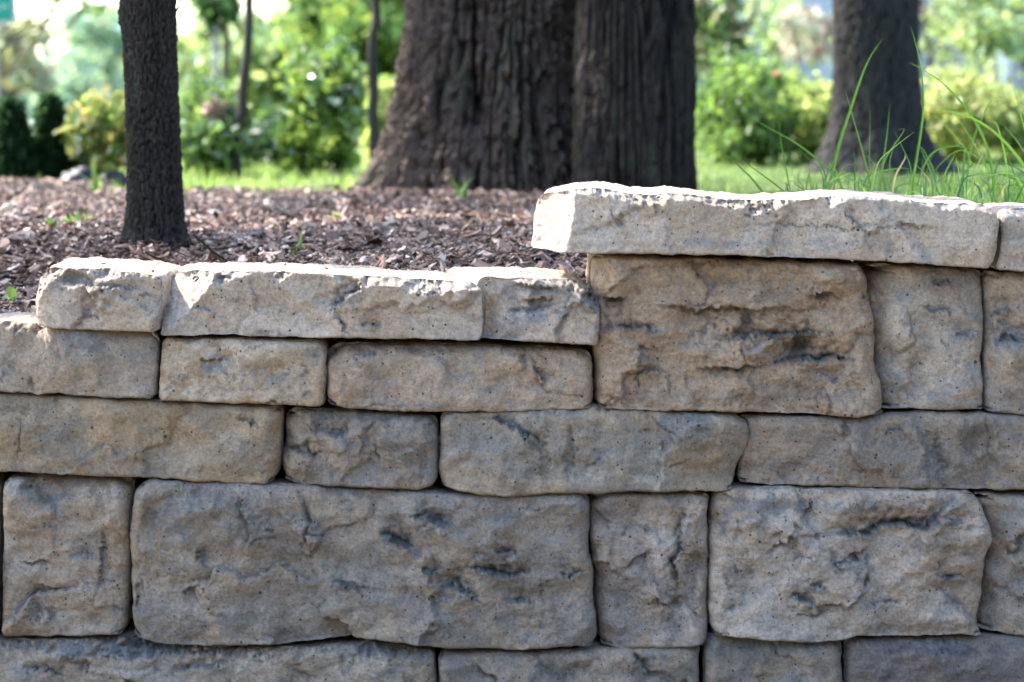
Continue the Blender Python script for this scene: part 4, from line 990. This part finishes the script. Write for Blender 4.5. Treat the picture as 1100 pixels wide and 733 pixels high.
GPAL = [(0.09, 0.20, 0.03), (0.14, 0.26, 0.04), (0.06, 0.15, 0.03), (0.20, 0.28, 0.07)]
LPAL = [(0.20, 0.32, 0.07), (0.27, 0.38, 0.10), (0.14, 0.25, 0.05), (0.34, 0.41, 0.15)]
r = np.random.default_rng(90)
n = 52000
yy = 2.0 + 9.0 * r.random(n) ** 1.3; xx = r.uniform(-1, 1, n) * (1.3 + yy * 0.30)
k = (yy > edge_y(xx) + 0.06 * r.normal(size=n)) & ~((np.abs(xx - ox) < 0.5) & (np.abs(yy - D_OAK) < 0.3))
xx, yy = xx[k], yy[k]
lg = blades('lawn_grass', np.c_[xx, yy, gz(xx, yy) - 0.045], 0.055, 0.006, LPAL, GRASS, 0.7, r)
tag(lg, 'sunlit short lawn grass beyond the mulch bed', 'grass', kind='stuff')

# bark mulch chips
n = 135000
yy = 0.27 + 5.0 * r.random(n) ** 1.3; xx = r.uniform(-1, 1, n) * (1.7 + yy * 0.35)
k = (yy < edge_y(xx) + 0.05 * r.normal(size=n)) & (xx < 0.40 + 0.05 * yy + 0.1 * r.random(n))
xx, yy = xx[k], yy[k]; n = len(xx)
L = np.clip(np.exp(r.normal(math.log(0.0105), 0.62, n)), 0.006, 0.07); W = L * r.uniform(0.22, 0.7, n); T = np.clip(L * 0.13, 0.0015, 0.008)
a = r.uniform(0, 6.283, n); ti = r.normal(size=n) * 0.38; ro = r.normal(size=n) * 0.38
ux = np.c_[np.cos(a) * np.cos(ti), np.sin(a) * np.cos(ti), np.sin(ti)]
vy = np.cross(np.c_[np.sin(ro) * 0.6, ro * 0, np.cos(ro)], ux); vy /= np.linalg.norm(vy, axis=1)[:, None]
wz = np.cross(ux, vy)
c0 = np.c_[xx, yy, gz(xx, yy) + 0.004 + 0.016 * r.random(n)]
for q_, (px_, py_, y_) in enumerate([(348, 294, .06), (300, 293, .12), (221, 294, .2), (160, 296, .05), (104, 290, .08), (470, 302, .16), (560, 300, .1), (610, 302, .19), (420, 299, .22), (262, 292, .24), (520, 304, .2), (88, 289, .22), (172, 298, .1), (381, 297, .2)]):
    X_, _, Z_ = at(px_, py_, 0.0); c0[q_] = (float(X_), y_, float(Z_) + .004 + .03 * y_); L[q_] = .008; W[q_] = .004; T[q_] = .0025
V = []
for sz in (-1, 1):
    for (su, sv) in ((-1, -0.6), (-0.3, -1), (1, -0.5), (0.8, 0.7), (-0.2, 1), (-0.9, 0.5)):
        ju = su * (1 + 0.25 * r.normal(size=n)); jv = sv * (1 + 0.3 * r.normal(size=n))
        V.append(c0 + ux * (L / 2 * ju)[:, None] + vy * (W / 2 * jv)[:, None] + wz * (T / 2 * sz + (ju * ju - 0.5) * L * 0.07)[:, None])
V = np.stack(V, 1).reshape(-1, 3)
kk = np.arange(n)[:, None] * 12
F6 = [kk + np.array([5, 4, 3, 2, 1, 0]), kk + np.array([6, 7, 8, 9, 10, 11])]
F4 = np.concatenate([kk + np.array([i, (i + 1) % 6, 6 + (i + 1) % 6, 6 + i]) for i in range(6)])
cp = np.array([(0.12, 0.074, 0.055), (0.20, 0.132, 0.100), (0.05, 0.034, 0.027), (0.40, 0.32, 0.27), (0.25, 0.155, 0.10), (0.60, 0.52, 0.46)])
pi = r.choice(6, n, p=[.25, .24, .17, .14, .12, .08]); c = cp[pi] * np.array((1.18, .99, .86)) * (1 + 0.25 * r.normal(size=(n, 1))).clip(0.4, 1.7)
mu = mesh_obj('bark_mulch', V, [np.concatenate(F6), F4], CHIP, col=np.repeat(c, 12, 0), smooth=False)
tag(mu, 'brown shredded bark mulch covering the bed behind the wall', 'mulch', kind='stuff')

def gpt(px, py, lift=0.0):
    """where the sight line through a pixel meets the bed"""
    x0, y0, z0 = (float(v) for v in at(px, py, 1.0))
    dx, dy, dz = x0 - CAM[0], y0 - CAM[1], z0 - CAM[2]
    best = None
    for t in np.linspace(0.8, 3.2, 1200):
        X, Y, Z = CAM[0] + dx * t, CAM[1] + dy * t, CAM[2] + dz * t
        if Y > 0.27 and Z <= float(gz(X, Y)) + 0.012:
            return np.array([X, Y, float(gz(X, Y)) + lift])
    return np.array([X, Y, float(gz(X, Y)) + lift])

def weed(px, py, h, n, label, seed, pal=GPAL, wide=0.012, grassy=False, name='weed_plant'):
    r = np.random.default_rng(seed)
    b = gpt(px, py)
    root = empty(name, b); tag(root, label, 'plant', 'small weeds in the mulch')
    if grassy:
        P = np.repeat(b[None], n, 0) + r.normal(size=(n, 3)) * [0.008, 0.008, 0]
        blades('blades', P, h, wide, pal, GRASS, 0.9, r, b, root)
    else:
        P = b + r.normal(size=(n, 3)) * [h * 0.25, h * 0.25, h * 0.15] + [0, 0, h * 0.6]
        leaf_mesh('leaves', P, h * 0.9, pal, root, b, LEAF, aspect=0.5, r=r)
        tubes('stem', [(wander(b - [0, 0, .01], p, 5, .004, r), 0.0012, 0.0007) for p in P], GRASS, root, b, (0.08, 0.16, 0.03), 5)
weed(14, 326, 0.035, 8, 'pale green seedling at the left edge above the sunlit block end', 1)
weed(60, 243, 0.022, 7, 'small light weed in the mulch left of the young tree', 2)
weed(80, 241, 0.028, 6, 'narrow weed right next to the small light weed', 3)
weed(103, 205, 0.12, 9, 'grassy tuft at the far side of the bed left of the young tree', 4, grassy=True, wide=0.016)
weed(195, 212, 0.06, 9, 'sprout lying low where the bed meets the lawn', 5, pal=PAL['yellow'], grassy=True)
weed(318, 270, 0.03, 5, 'tiny green seedling in the middle of the bed', 6)
weed(358, 234, 0.04, 7, 'yellow-green seedling in the sunny part of the bed', 7, pal=PAL['yellow'])
weed(496, 212, 0.10, 7, 'grass sprout at the foot of the oak', 8, grassy=True, wide=0.014)
weed(462, 197, 0.05, 6, 'pale weed between the oak roots', 9, pal=PAL['pale'])

# twigs and leaf litter
def stick(pxs, d, r0, label, col=(0.055, 0.045, 0.036)):
    X, Y, Z = at([p[0] for p in pxs], [p[1] for p in pxs], d)
    Y = np.linspace(d, d + 0.02, len(pxs))
    pts = np.c_[X, Y, Z]
    b = pts[0]
    root = tubes('twig', [(pts, r0, r0 * 0.6)], BARK, None, b, col, 6)
    root.location = tuple(float(v) for v in b)
    tag(root, label, 'twig', 'twigs behind the coping'); return root
stick([(207, 252), (219, 262), (229, 272), (238, 277), (243, 283), (258, 288)], 0.30, 0.0032, 'dark forked twig leaning on the middle coping stone', (0.03, 0.024, 0.02))
stick([(158, 273), (172, 279), (180, 284), (190, 288)], 0.29, 0.0022, 'short dark twig behind the joint of the two left coping stones', (0.03, 0.024, 0.02))
stick([(188, 270), (205, 277), (220, 283), (232, 285), (243, 279)], 0.29, 0.0017, 'thin brownish twig curving behind the middle coping stone', (0.13, 0.10, 0.075))
X, Y, Z = at([163, 166, 169, 171], [356, 361, 362, 366], -0.012)
root = tubes('twig', [(np.c_[X, Y, Z], 0.0013, 0.0008)], BARK, None, (X[0], Y[0], Z[0]), (0.34, 0.27, 0.20), 6); root.location = (float(X[0]), float(Y[0]), float(Z[0]))
tag(root, 'tiny pale twig stuck in the joint below two coping stones', 'twig', 'twigs behind the coping')
litter = [((467, 240), 0.05, (0.42, 0.36, 0.27), 'pale dry leaf in the sunny mulch'), ((382, 262), 0.055, (0.16, 0.14, 0.11), 'curled grey leaf in the shade behind the long coping'), ((538, 246), 0.04, (0.34, 0.16, 0.07), 'orange-brown dry leaf near the oak'),
          ((425, 245), 0.04, (0.38, 0.33, 0.25), 'small upright bleached bark piece'), ((218, 232), 0.06, (0.22, 0.21, 0.19), 'grey stone-like leaf right of the young tree')]
for i, ((px, py), s, c, lb) in enumerate(litter):
    b = gpt(px, py, 0.02)
    o = leaf_mesh('dry_leaf', np.zeros((1, 3)), s, np.array([c]), None, (0, 0, 0), CHIP, aspect=0.7, r=np.random.default_rng(100 + i), flat=0.8)
    o.location = tuple(float(v) for v in b); tag(o, lb, 'dry leaf', 'dry leaves on the mulch')

# tall grass behind the right-hand coping
r = np.random.default_rng(17)
def blade_path(px, d0, d1, w, c):
    px = np.asarray(px, float)
    t = np.concatenate([[0], np.cumsum(np.hypot(*(px[1:] - px[:-1]).T))]); t /= t[-1]
    tt = np.linspace(0, 1, 16)
    qx = np.interp(tt, t, px[:, 0]); qy = np.interp(tt, t, px[:, 1])
    for _ in range(2):
        qx[1:-1] = (qx[:-2] + qx[1:-1] * 2 + qx[2:]) / 4; qy[1:-1] = (qy[:-2] + qy[1:-1] * 2 + qy[2:]) / 4
    dd = np.linspace(d0, d1, 16)
    P = np.stack([np.array([float(v) for v in at(a, b, e)]) for a, b, e in zip(qx, qy, dd)])
    tn = np.gradient(P, axis=0); tn /= np.linalg.norm(tn, axis=1)[:, None]
    s = np.cross(tn, np.array([0.25, 1.0, 0.15])); s /= np.linalg.norm(s, axis=1)[:, None]
    nn = np.cross(s, tn)
    ww = w * (1 - tt ** 2.2 * 0.93) * np.minimum(1, 0.6 + tt * 2)
    V = np.stack([P - s * ww[:, None] / 2 + nn * ww[:, None] * .2, P, P + s * ww[:, None] / 2 + nn * ww[:, None] * .2], 1)
    idx = np.arange(48).reshape(16, 3)
    F = np.stack([idx[:-1, :-1], idx[:-1, 1:], idx[1:, 1:], idx[1:, :-1]], -1).reshape(-1, 4)
    return V.reshape(-1, 3), F, np.tile(c, (48, 1))
traced = [([(888, 212), (893, 190), (902, 150), (913, 120), (924, 85), (934, 60), (948, 42)], .009), ([(980, 212), (981, 190), (988, 150), (993, 115), (991, 80), (985, 50), (978, 28)], .007),
 ([(1068, 212), (1066, 180), (1060, 155), (1048, 130), (1030, 106), (1010, 86), (990, 74), (977, 67)], .008), ([(1112, 195), (1098, 175), (1080, 152), (1060, 135), (1040, 124), (1018, 118), (995, 121)], .008),
 ([(912, 214), (895, 185), (873, 167), (850, 150), (825, 138), (801, 121)], .006), ([(826, 216), (808, 192), (795, 180), (776, 162)], .006), ([(852, 214), (830, 196), (805, 178), (786, 168)], .004),
 ([(851, 214), (846, 190), (840, 160), (837, 135), (836, 115)], .004), ([(945, 214), (948, 180), (953, 145), (956, 112)], .006), ([(1112, 200), (1108, 165), (1098, 130), (1089, 94)], .006),
 ([(1125, 200), (1105, 170), (1090, 148), (1074, 130)], .005), ([(938, 214), (930, 175), (920, 140), (908, 97)], .005), ([(1075, 212), (1050, 160), (1030, 128), (1012, 108), (996, 104)], .003),
 ([(965, 214), (958, 195), (955, 175), (962, 150)], .005), ([(1010, 212), (1000, 185), (1030, 158), (1050, 168), (1066, 190)], .004), ([(985, 200), (995, 170), (1008, 158), (1030, 156), (1050, 164), (1062, 185)], .005),
 ([(935, 214), (934, 180), (934, 150), (935, 118)], .003), ([(1120, 205), (1100, 196), (1078, 188), (1063, 186)], .008), ([(1100, 214), (1090, 190), (1082, 165), (1085, 140)], .004)]
VV, FF, CC, k0 = [], [], [], 0
gp = np.array(GPAL)
for i, (p, w) in enumerate(traced):
    d0 = 0.62 + 0.3 * r.random()
    V, F, C = blade_path(p, d0, d0 + r.uniform(-.12, .12), w * 0.88, np.array((0.075, 0.17, 0.03)) * r.uniform(.6, 1.15))
    VV.append(V); FF.append(F + k0); CC.append(C); k0 += 48
for i in range(130):
    x0 = r.uniform(842, 1135) if i % 5 else r.uniform(985, 1135)
    dens = np.interp(x0, [842, 880, 1000, 1060, 1135], [.55, 1, 1, 1.15, 1.3])
    h = r.gamma(2.2, 15) * dens + 6
    an = r.normal() * 0.55; bn = r.normal() * 0.5
    top = (x0 + math.sin(an) * h, 216 - math.cos(an) * h)
    mid = (x0 + math.sin(an * .4) * h * .5, 216 - math.cos(an * .4) * h * .5)
    tip = (top[0] + bn * h * .25, top[1] + abs(bn) * h * .12)
    d0 = 0.45 + 0.9 * r.random() ** 1.4
    V, F, C = blade_path([(x0, 222), mid, top, tip], d0, d0 + r.uniform(-.06, .06), r.uniform(.0022, .006), (np.array((.30, .25, .12)) if r.random() < .1 else gp[r.integers(0, 3)] * r.uniform(.45, 1.0) + np.array((0, 0, .012))))
    VV.append(V); FF.append(F + k0); CC.append(C); k0 += 48
tg = mesh_obj('tall_grass', np.concatenate(VV), np.concatenate(FF), GRASS, col=np.concatenate(CC))
tag(tg, 'long green grass blades growing behind the right-hand coping stones', 'grass', kind='stuff')
n = 5200
xx = r.uniform(0.52, 1.9, n); yy = 0.32 + 1.5 * r.random(n); k = xx > 1.06 + 0.10 * r.normal(size=n)
xx, yy = xx[k], yy[k]
ug = blades('rough_grass', np.c_[xx, yy, gz(xx, yy) - 0.01], 0.045, 0.004, np.array(GPAL) * .8, GRASS, 0.9, r)
tag(ug, 'dense short rough grass on the raised bank behind the right coping', 'grass', kind='stuff')

# ------------------------------------------------------------------ far things
def box(cx, cy, cz, sx_, sy, sz, bev=0.0):
    v = np.array([[x, y, z] for x in (-1, 1) for y in (-1, 1) for z in (-1, 1)], float) * [sx_ / 2, sy / 2, sz / 2] + [cx, cy, cz]
    f = np.array([[0, 1, 3, 2], [4, 6, 7, 5], [0, 4, 5, 1], [2, 3, 7, 6], [0, 2, 6, 4], [1, 5, 7, 3]])
    return v, f
def boxes(name, bs, col, parent, loc, mat=PAINT):
    V, F, k = [], [], 0
    for b in bs:
        v, f = box(*b); V.append(v); F.append(f + k); k += 8
    V = np.concatenate(V) - np.asarray(loc)
    return mesh_obj(name, V, np.concatenate(F), mat, parent=parent, col=np.tile(col, (len(V), 1)), smooth=False)

D_H = 46.0
hx0 = float(at(776, 50, D_H)[0]); hx1 = float(at(1250, 50, D_H)[0])
def hz(py, d=D_H): return float(at(900, py, d)[2])
def hx(px, d=D_H): return float(at(px, 50, d)[0])
hb = np.array([(hx0 + hx1) / 2, D_H, 0.0])
house = empty('house', hb); tag(house, 'grey-blue clapboard house behind the bushes at the right', 'house')
rows = []
for i in range(30):                        # lapped siding courses
    rows.append(((hx0 + hx1) / 2, D_H + 0.004 * (i % 2), -0.1 + i * 0.15, hx1 - hx0, 0.3, 0.146))
boxes('wall', rows, (0.32, 0.37, 0.44), house, hb)
wx_, wz_ = hx(833), hz(45)
fr = boxes('window', [(wx_ - .24, D_H - .2, wz_, .07, .1, .75), (wx_ + .24, D_H - .2, wz_, .07, .1, .75), (wx_, D_H - .2, wz_ + .4, .55, .1, .07), (wx_, D_H - .2, wz_ - .4, .55, .1, .07)], (0.45, 0.47, 0.5), house, hb)
boxes('pane', [(wx_, D_H - .17, wz_, .42, .04, .74)], (0.012, 0.014, 0.016), fr, (0, 0, 0)).location = tuple(-hb)
px0, px1 = hx(975), hx(1250)
rf = boxes('porch_roof', [((px0 + px1) / 2, D_H - 1.4, hz(14), px1 - px0, 2.6, .16), ((px0 + px1) / 2, D_H - 2.72, hz(14), px1 - px0 + .1, .06, .3)], (0.36, 0.30, 0.23), house, hb)
boxes('porch_ceiling', [((px0 + px1) / 2, D_H - 1.4, hz(22), px1 - px0 - .1, 2.3, .05)], (0.16, 0.12, 0.09), house, hb)
for p in (1052, 1150, 1240):
    boxes('post', [(hx(p), D_H - 2.5, (hz(22) - .1) / 2, .24, .2, hz(22) + .1)], (0.62, 0.66, 0.74), house, hb)
boxes('railing', [((px0 + px1) / 2, D_H - 2.5, hz(58), px1 - px0, .08, .09)] + [(px0 + .15 + i * .28, D_H - 2.5, hz(58) - .42, .06, .05, .8) for i in range(int((px1 - px0) / .28))], (0.45, 0.42, 0.38), house, hb)
vx = np.array([[hx0 - .4, D_H - .5, 4.4], [hx1 + .4, D_H - .5, 4.4], [hx1 + .4, D_H + 4, 7], [hx0 - .4, D_H + 4, 7], [hx0 - .4, D_H - .5, 4.55], [hx1 + .4, D_H - .5, 4.55], [hx1 + .4, D_H + 4, 7.15], [hx0 - .4, D_H + 4, 7.15]]) - hb
mesh_obj('roof', vx, np.array([[0, 1, 2, 3], [7, 6, 5, 4], [0, 4, 5, 1], [1, 5, 6, 2], [2, 6, 7, 3], [3, 7, 4, 0]]), PAINT, parent=house, col=np.tile((0.09, 0.085, 0.08), (8, 1)), smooth=False)

# green street sign on its post
D_G = 9.5
def gx(px): return float(at(px, 50, D_G)[0])
def gzz(py): return float(at(0, py, D_G)[2])
gb = np.array([gx(-8), D_G, -0.04])
sg = empty('street_sign', gb); tag(sg, 'green sign with a pale border and white letters at the top left corner', 'sign')
bx = (gx(-42), gx(18), gzz(26), gzz(-14))
cxs, czs = (bx[0] + bx[1]) / 2, (bx[2] + bx[3]) / 2
boxes('border', [(cxs, D_G, czs, bx[1] - bx[0], .012, bx[3] - bx[2])], (0.62, 0.64, 0.68), sg, gb)
bw_ = 4.5 * (D_G + 4.6) / FPX
boxes('panel', [(cxs, D_G - .010, czs, bx[1] - bx[0] - 2 * bw_, .012, bx[3] - bx[2] - 2 * bw_)], (0.0, 0.36, 0.26), sg, gb)
boxes('post', [(gx(-8), D_G + .035, czs / 2 + .1, .05, .05, czs + .5)], (0.35, 0.36, 0.37), sg, gb)
tx = bpy.data.curves.new('sign_letters', 'FONT'); tx.body = 'OP'; tx.size = .05; tx.extrude = .001; tx.align_x = 'RIGHT'
to = bpy.data.objects.new('sign_letters', tx); COL.objects.link(to); to.parent = sg
to.location = (gx(10) - gb[0], -.020, gzz(11) - gb[2]); to.rotation_euler = (math.pi / 2, 0, 0)
me_ = bpy.data.meshes.new_from_object(to); bpy.data.objects.remove(to); to2 = bpy.data.objects.new('sign_letters', me_); COL.objects.link(to2); to2.parent = sg; to2.location = (gx(10) - gb[0], -.020, gzz(11) - gb[2]); to2.rotation_euler = (math.pi / 2, 0, 0)
mw = bpy.data.materials.new('sign_white'); mw.use_nodes = True; mw.node_tree.nodes['Principled BSDF'].inputs['Base Color'].default_value = (0.75, 0.8, 0.78, 1); me_.materials.clear(); me_.materials.append(mw)

# pale lamp post seen in pieces through the leaves
D_P = 14.6
pb = base_at(234, D_P); pb[2] = -0.05
lp = empty('lamp_post', pb); tag(lp, 'slim pale grey post seen in pieces through the leaves', 'post')
xt = float(at(237, 0, D_P)[0]); 
tubes('post', [(np.array([pb, [pb[0] + .005, D_P, 1.2], [xt, D_P, 4.0]]), .028, .022)], PAINT, lp, pb, (0.42, 0.42, 0.44), 14)
boxes('collar', [(xt - .008, D_P, float(at(236, 31, D_P)[2]), .10, .10, .03)], (0.42, 0.42, 0.44), lp, pb)
tubes('lamp_head', [(np.array([[xt, D_P, 4.0], [xt, D_P, 4.1], [xt, D_P, 4.3]]), .12, .05)], PAINT, lp, pb, (0.3, 0.3, 0.3), 14)

# pink flower heads
def flower_head(px, py, d, rad, n, col, label, name='flower_head', stem_to=0.0):
    r = np.random.default_rng(int(px))
    c = np.array([float(v) for v in at(px, py, d)])
    b = np.array([c[0], d, float(gz(c[0], d)) - .03])
    root = empty(name, b); tag(root, label, 'flower')
    v = r.normal(size=(n, 3)); v /= np.linalg.norm(v, axis=1)[:, None]
    leaf_mesh('petals', c + v * rad * r.uniform(.6, 1, (n, 1)), rad * .5, col, root, b, LEAF, aspect=.9, r=r)
    tubes('stem', [(wander(b, c, 8, .03, r), .005, .003)], GRASS, root, b, (0.07, 0.13, 0.04), 6)
flower_head(232, 118, 6.2, .052, 150, [(0.30, 0.22, 0.19), (0.26, 0.23, 0.17), (0.36, 0.28, 0.25)], 'round faded pink flower head above the dark glossy shrub')
flower_head(833, 79, 6.9, .018, 26, [(0.42, 0.11, 0.10), (0.5, 0.18, 0.15)], 'small red flower above the wide green bush')
flower_head(880, 55, 9.4, .026, 30, [(0.12, 0.02, 0.02), (0.08, 0.02, 0.02)], 'dark red flower next to the single thick trunk')

# dark boulder lying half hidden behind the bed, left
def boulder(px, py, d, rx, rz, label, seed, col):
    n1, n2 = 60, 36
    th = np.linspace(0, 2 * np.pi, n1, endpoint=False); ph = np.linspace(0.02, np.pi - 0.02, n2)
    P, T_ = np.meshgrid(ph, th, indexing='ij')
    x, y, z = np.sin(P) * np.cos(T_), np.sin(P) * np.sin(T_), np.cos(P)
    q = 1 + 0.22 * fbm(x * 1.3 + seed, y * 1.3, z * 1.3, 4)
    b = base_at(px, d)
    v = np.c_[(x * q * rx).ravel(), (y * q * rx * .8).ravel(), (z * q * rz).ravel() + rz * .55]
    idx = np.arange(n1 * n2).reshape(n2, n1)
    f = np.stack([idx[:-1], idx[1:], np.roll(idx[1:], -1, 1), np.roll(idx[:-1], -1, 1)], -1).reshape(-1, 4)
    o = mesh_obj('boulder', v, f, ROCKM, col=np.tile(col, (len(v), 1))); o.location = tuple(float(t) for t in b)
    tag(o, label, 'rock', 'dark boulders at the back of the bed')
ROCKM = make_vcol('dark_rock', 0.5, 0.4, 20, 0.3, 0.01)
boulder(86, 200, 4.9, .085, .07, 'dark smooth boulder with a bluish sheen below the yellow-green shrub', 1.0, (0.016, 0.019, 0.028))
boulder(122, 200, 5.0, .075, .05, 'low dark boulder touching the young tree outline', 5.0, (0.02, 0.022, 0.028))

# unseen leaf screen added behind the camera, blocks low sky to shade the wall
r = np.random.default_rng(203)
n = 9000
az = np.radians(r.uniform(-150, 30, n)); dd_ = 15 + 3.0 * r.random(n)
hh_ = 9 * r.random(n) ** 0.8 * (0.75 + 0.35 * noise(az * 5, 0.5, 2.0))
k = (np.degrees(az) > -95) | (hh_ < 5)
P = np.c_[np.cos(az) * dd_, np.sin(az) * dd_ - 3.0, -0.9 + hh_][k]
wd = leaf_mesh('added_sky_blocker', P, 1.1, PAL['deep'] + PAL['green'][:2], None, (0, 0, 0), LEAF_FAR, aspect=0.75, r=r)
tag(wd, 'unseen leaf screen added behind the camera to block the low sky', 'added_sky_blocker', kind='stuff')
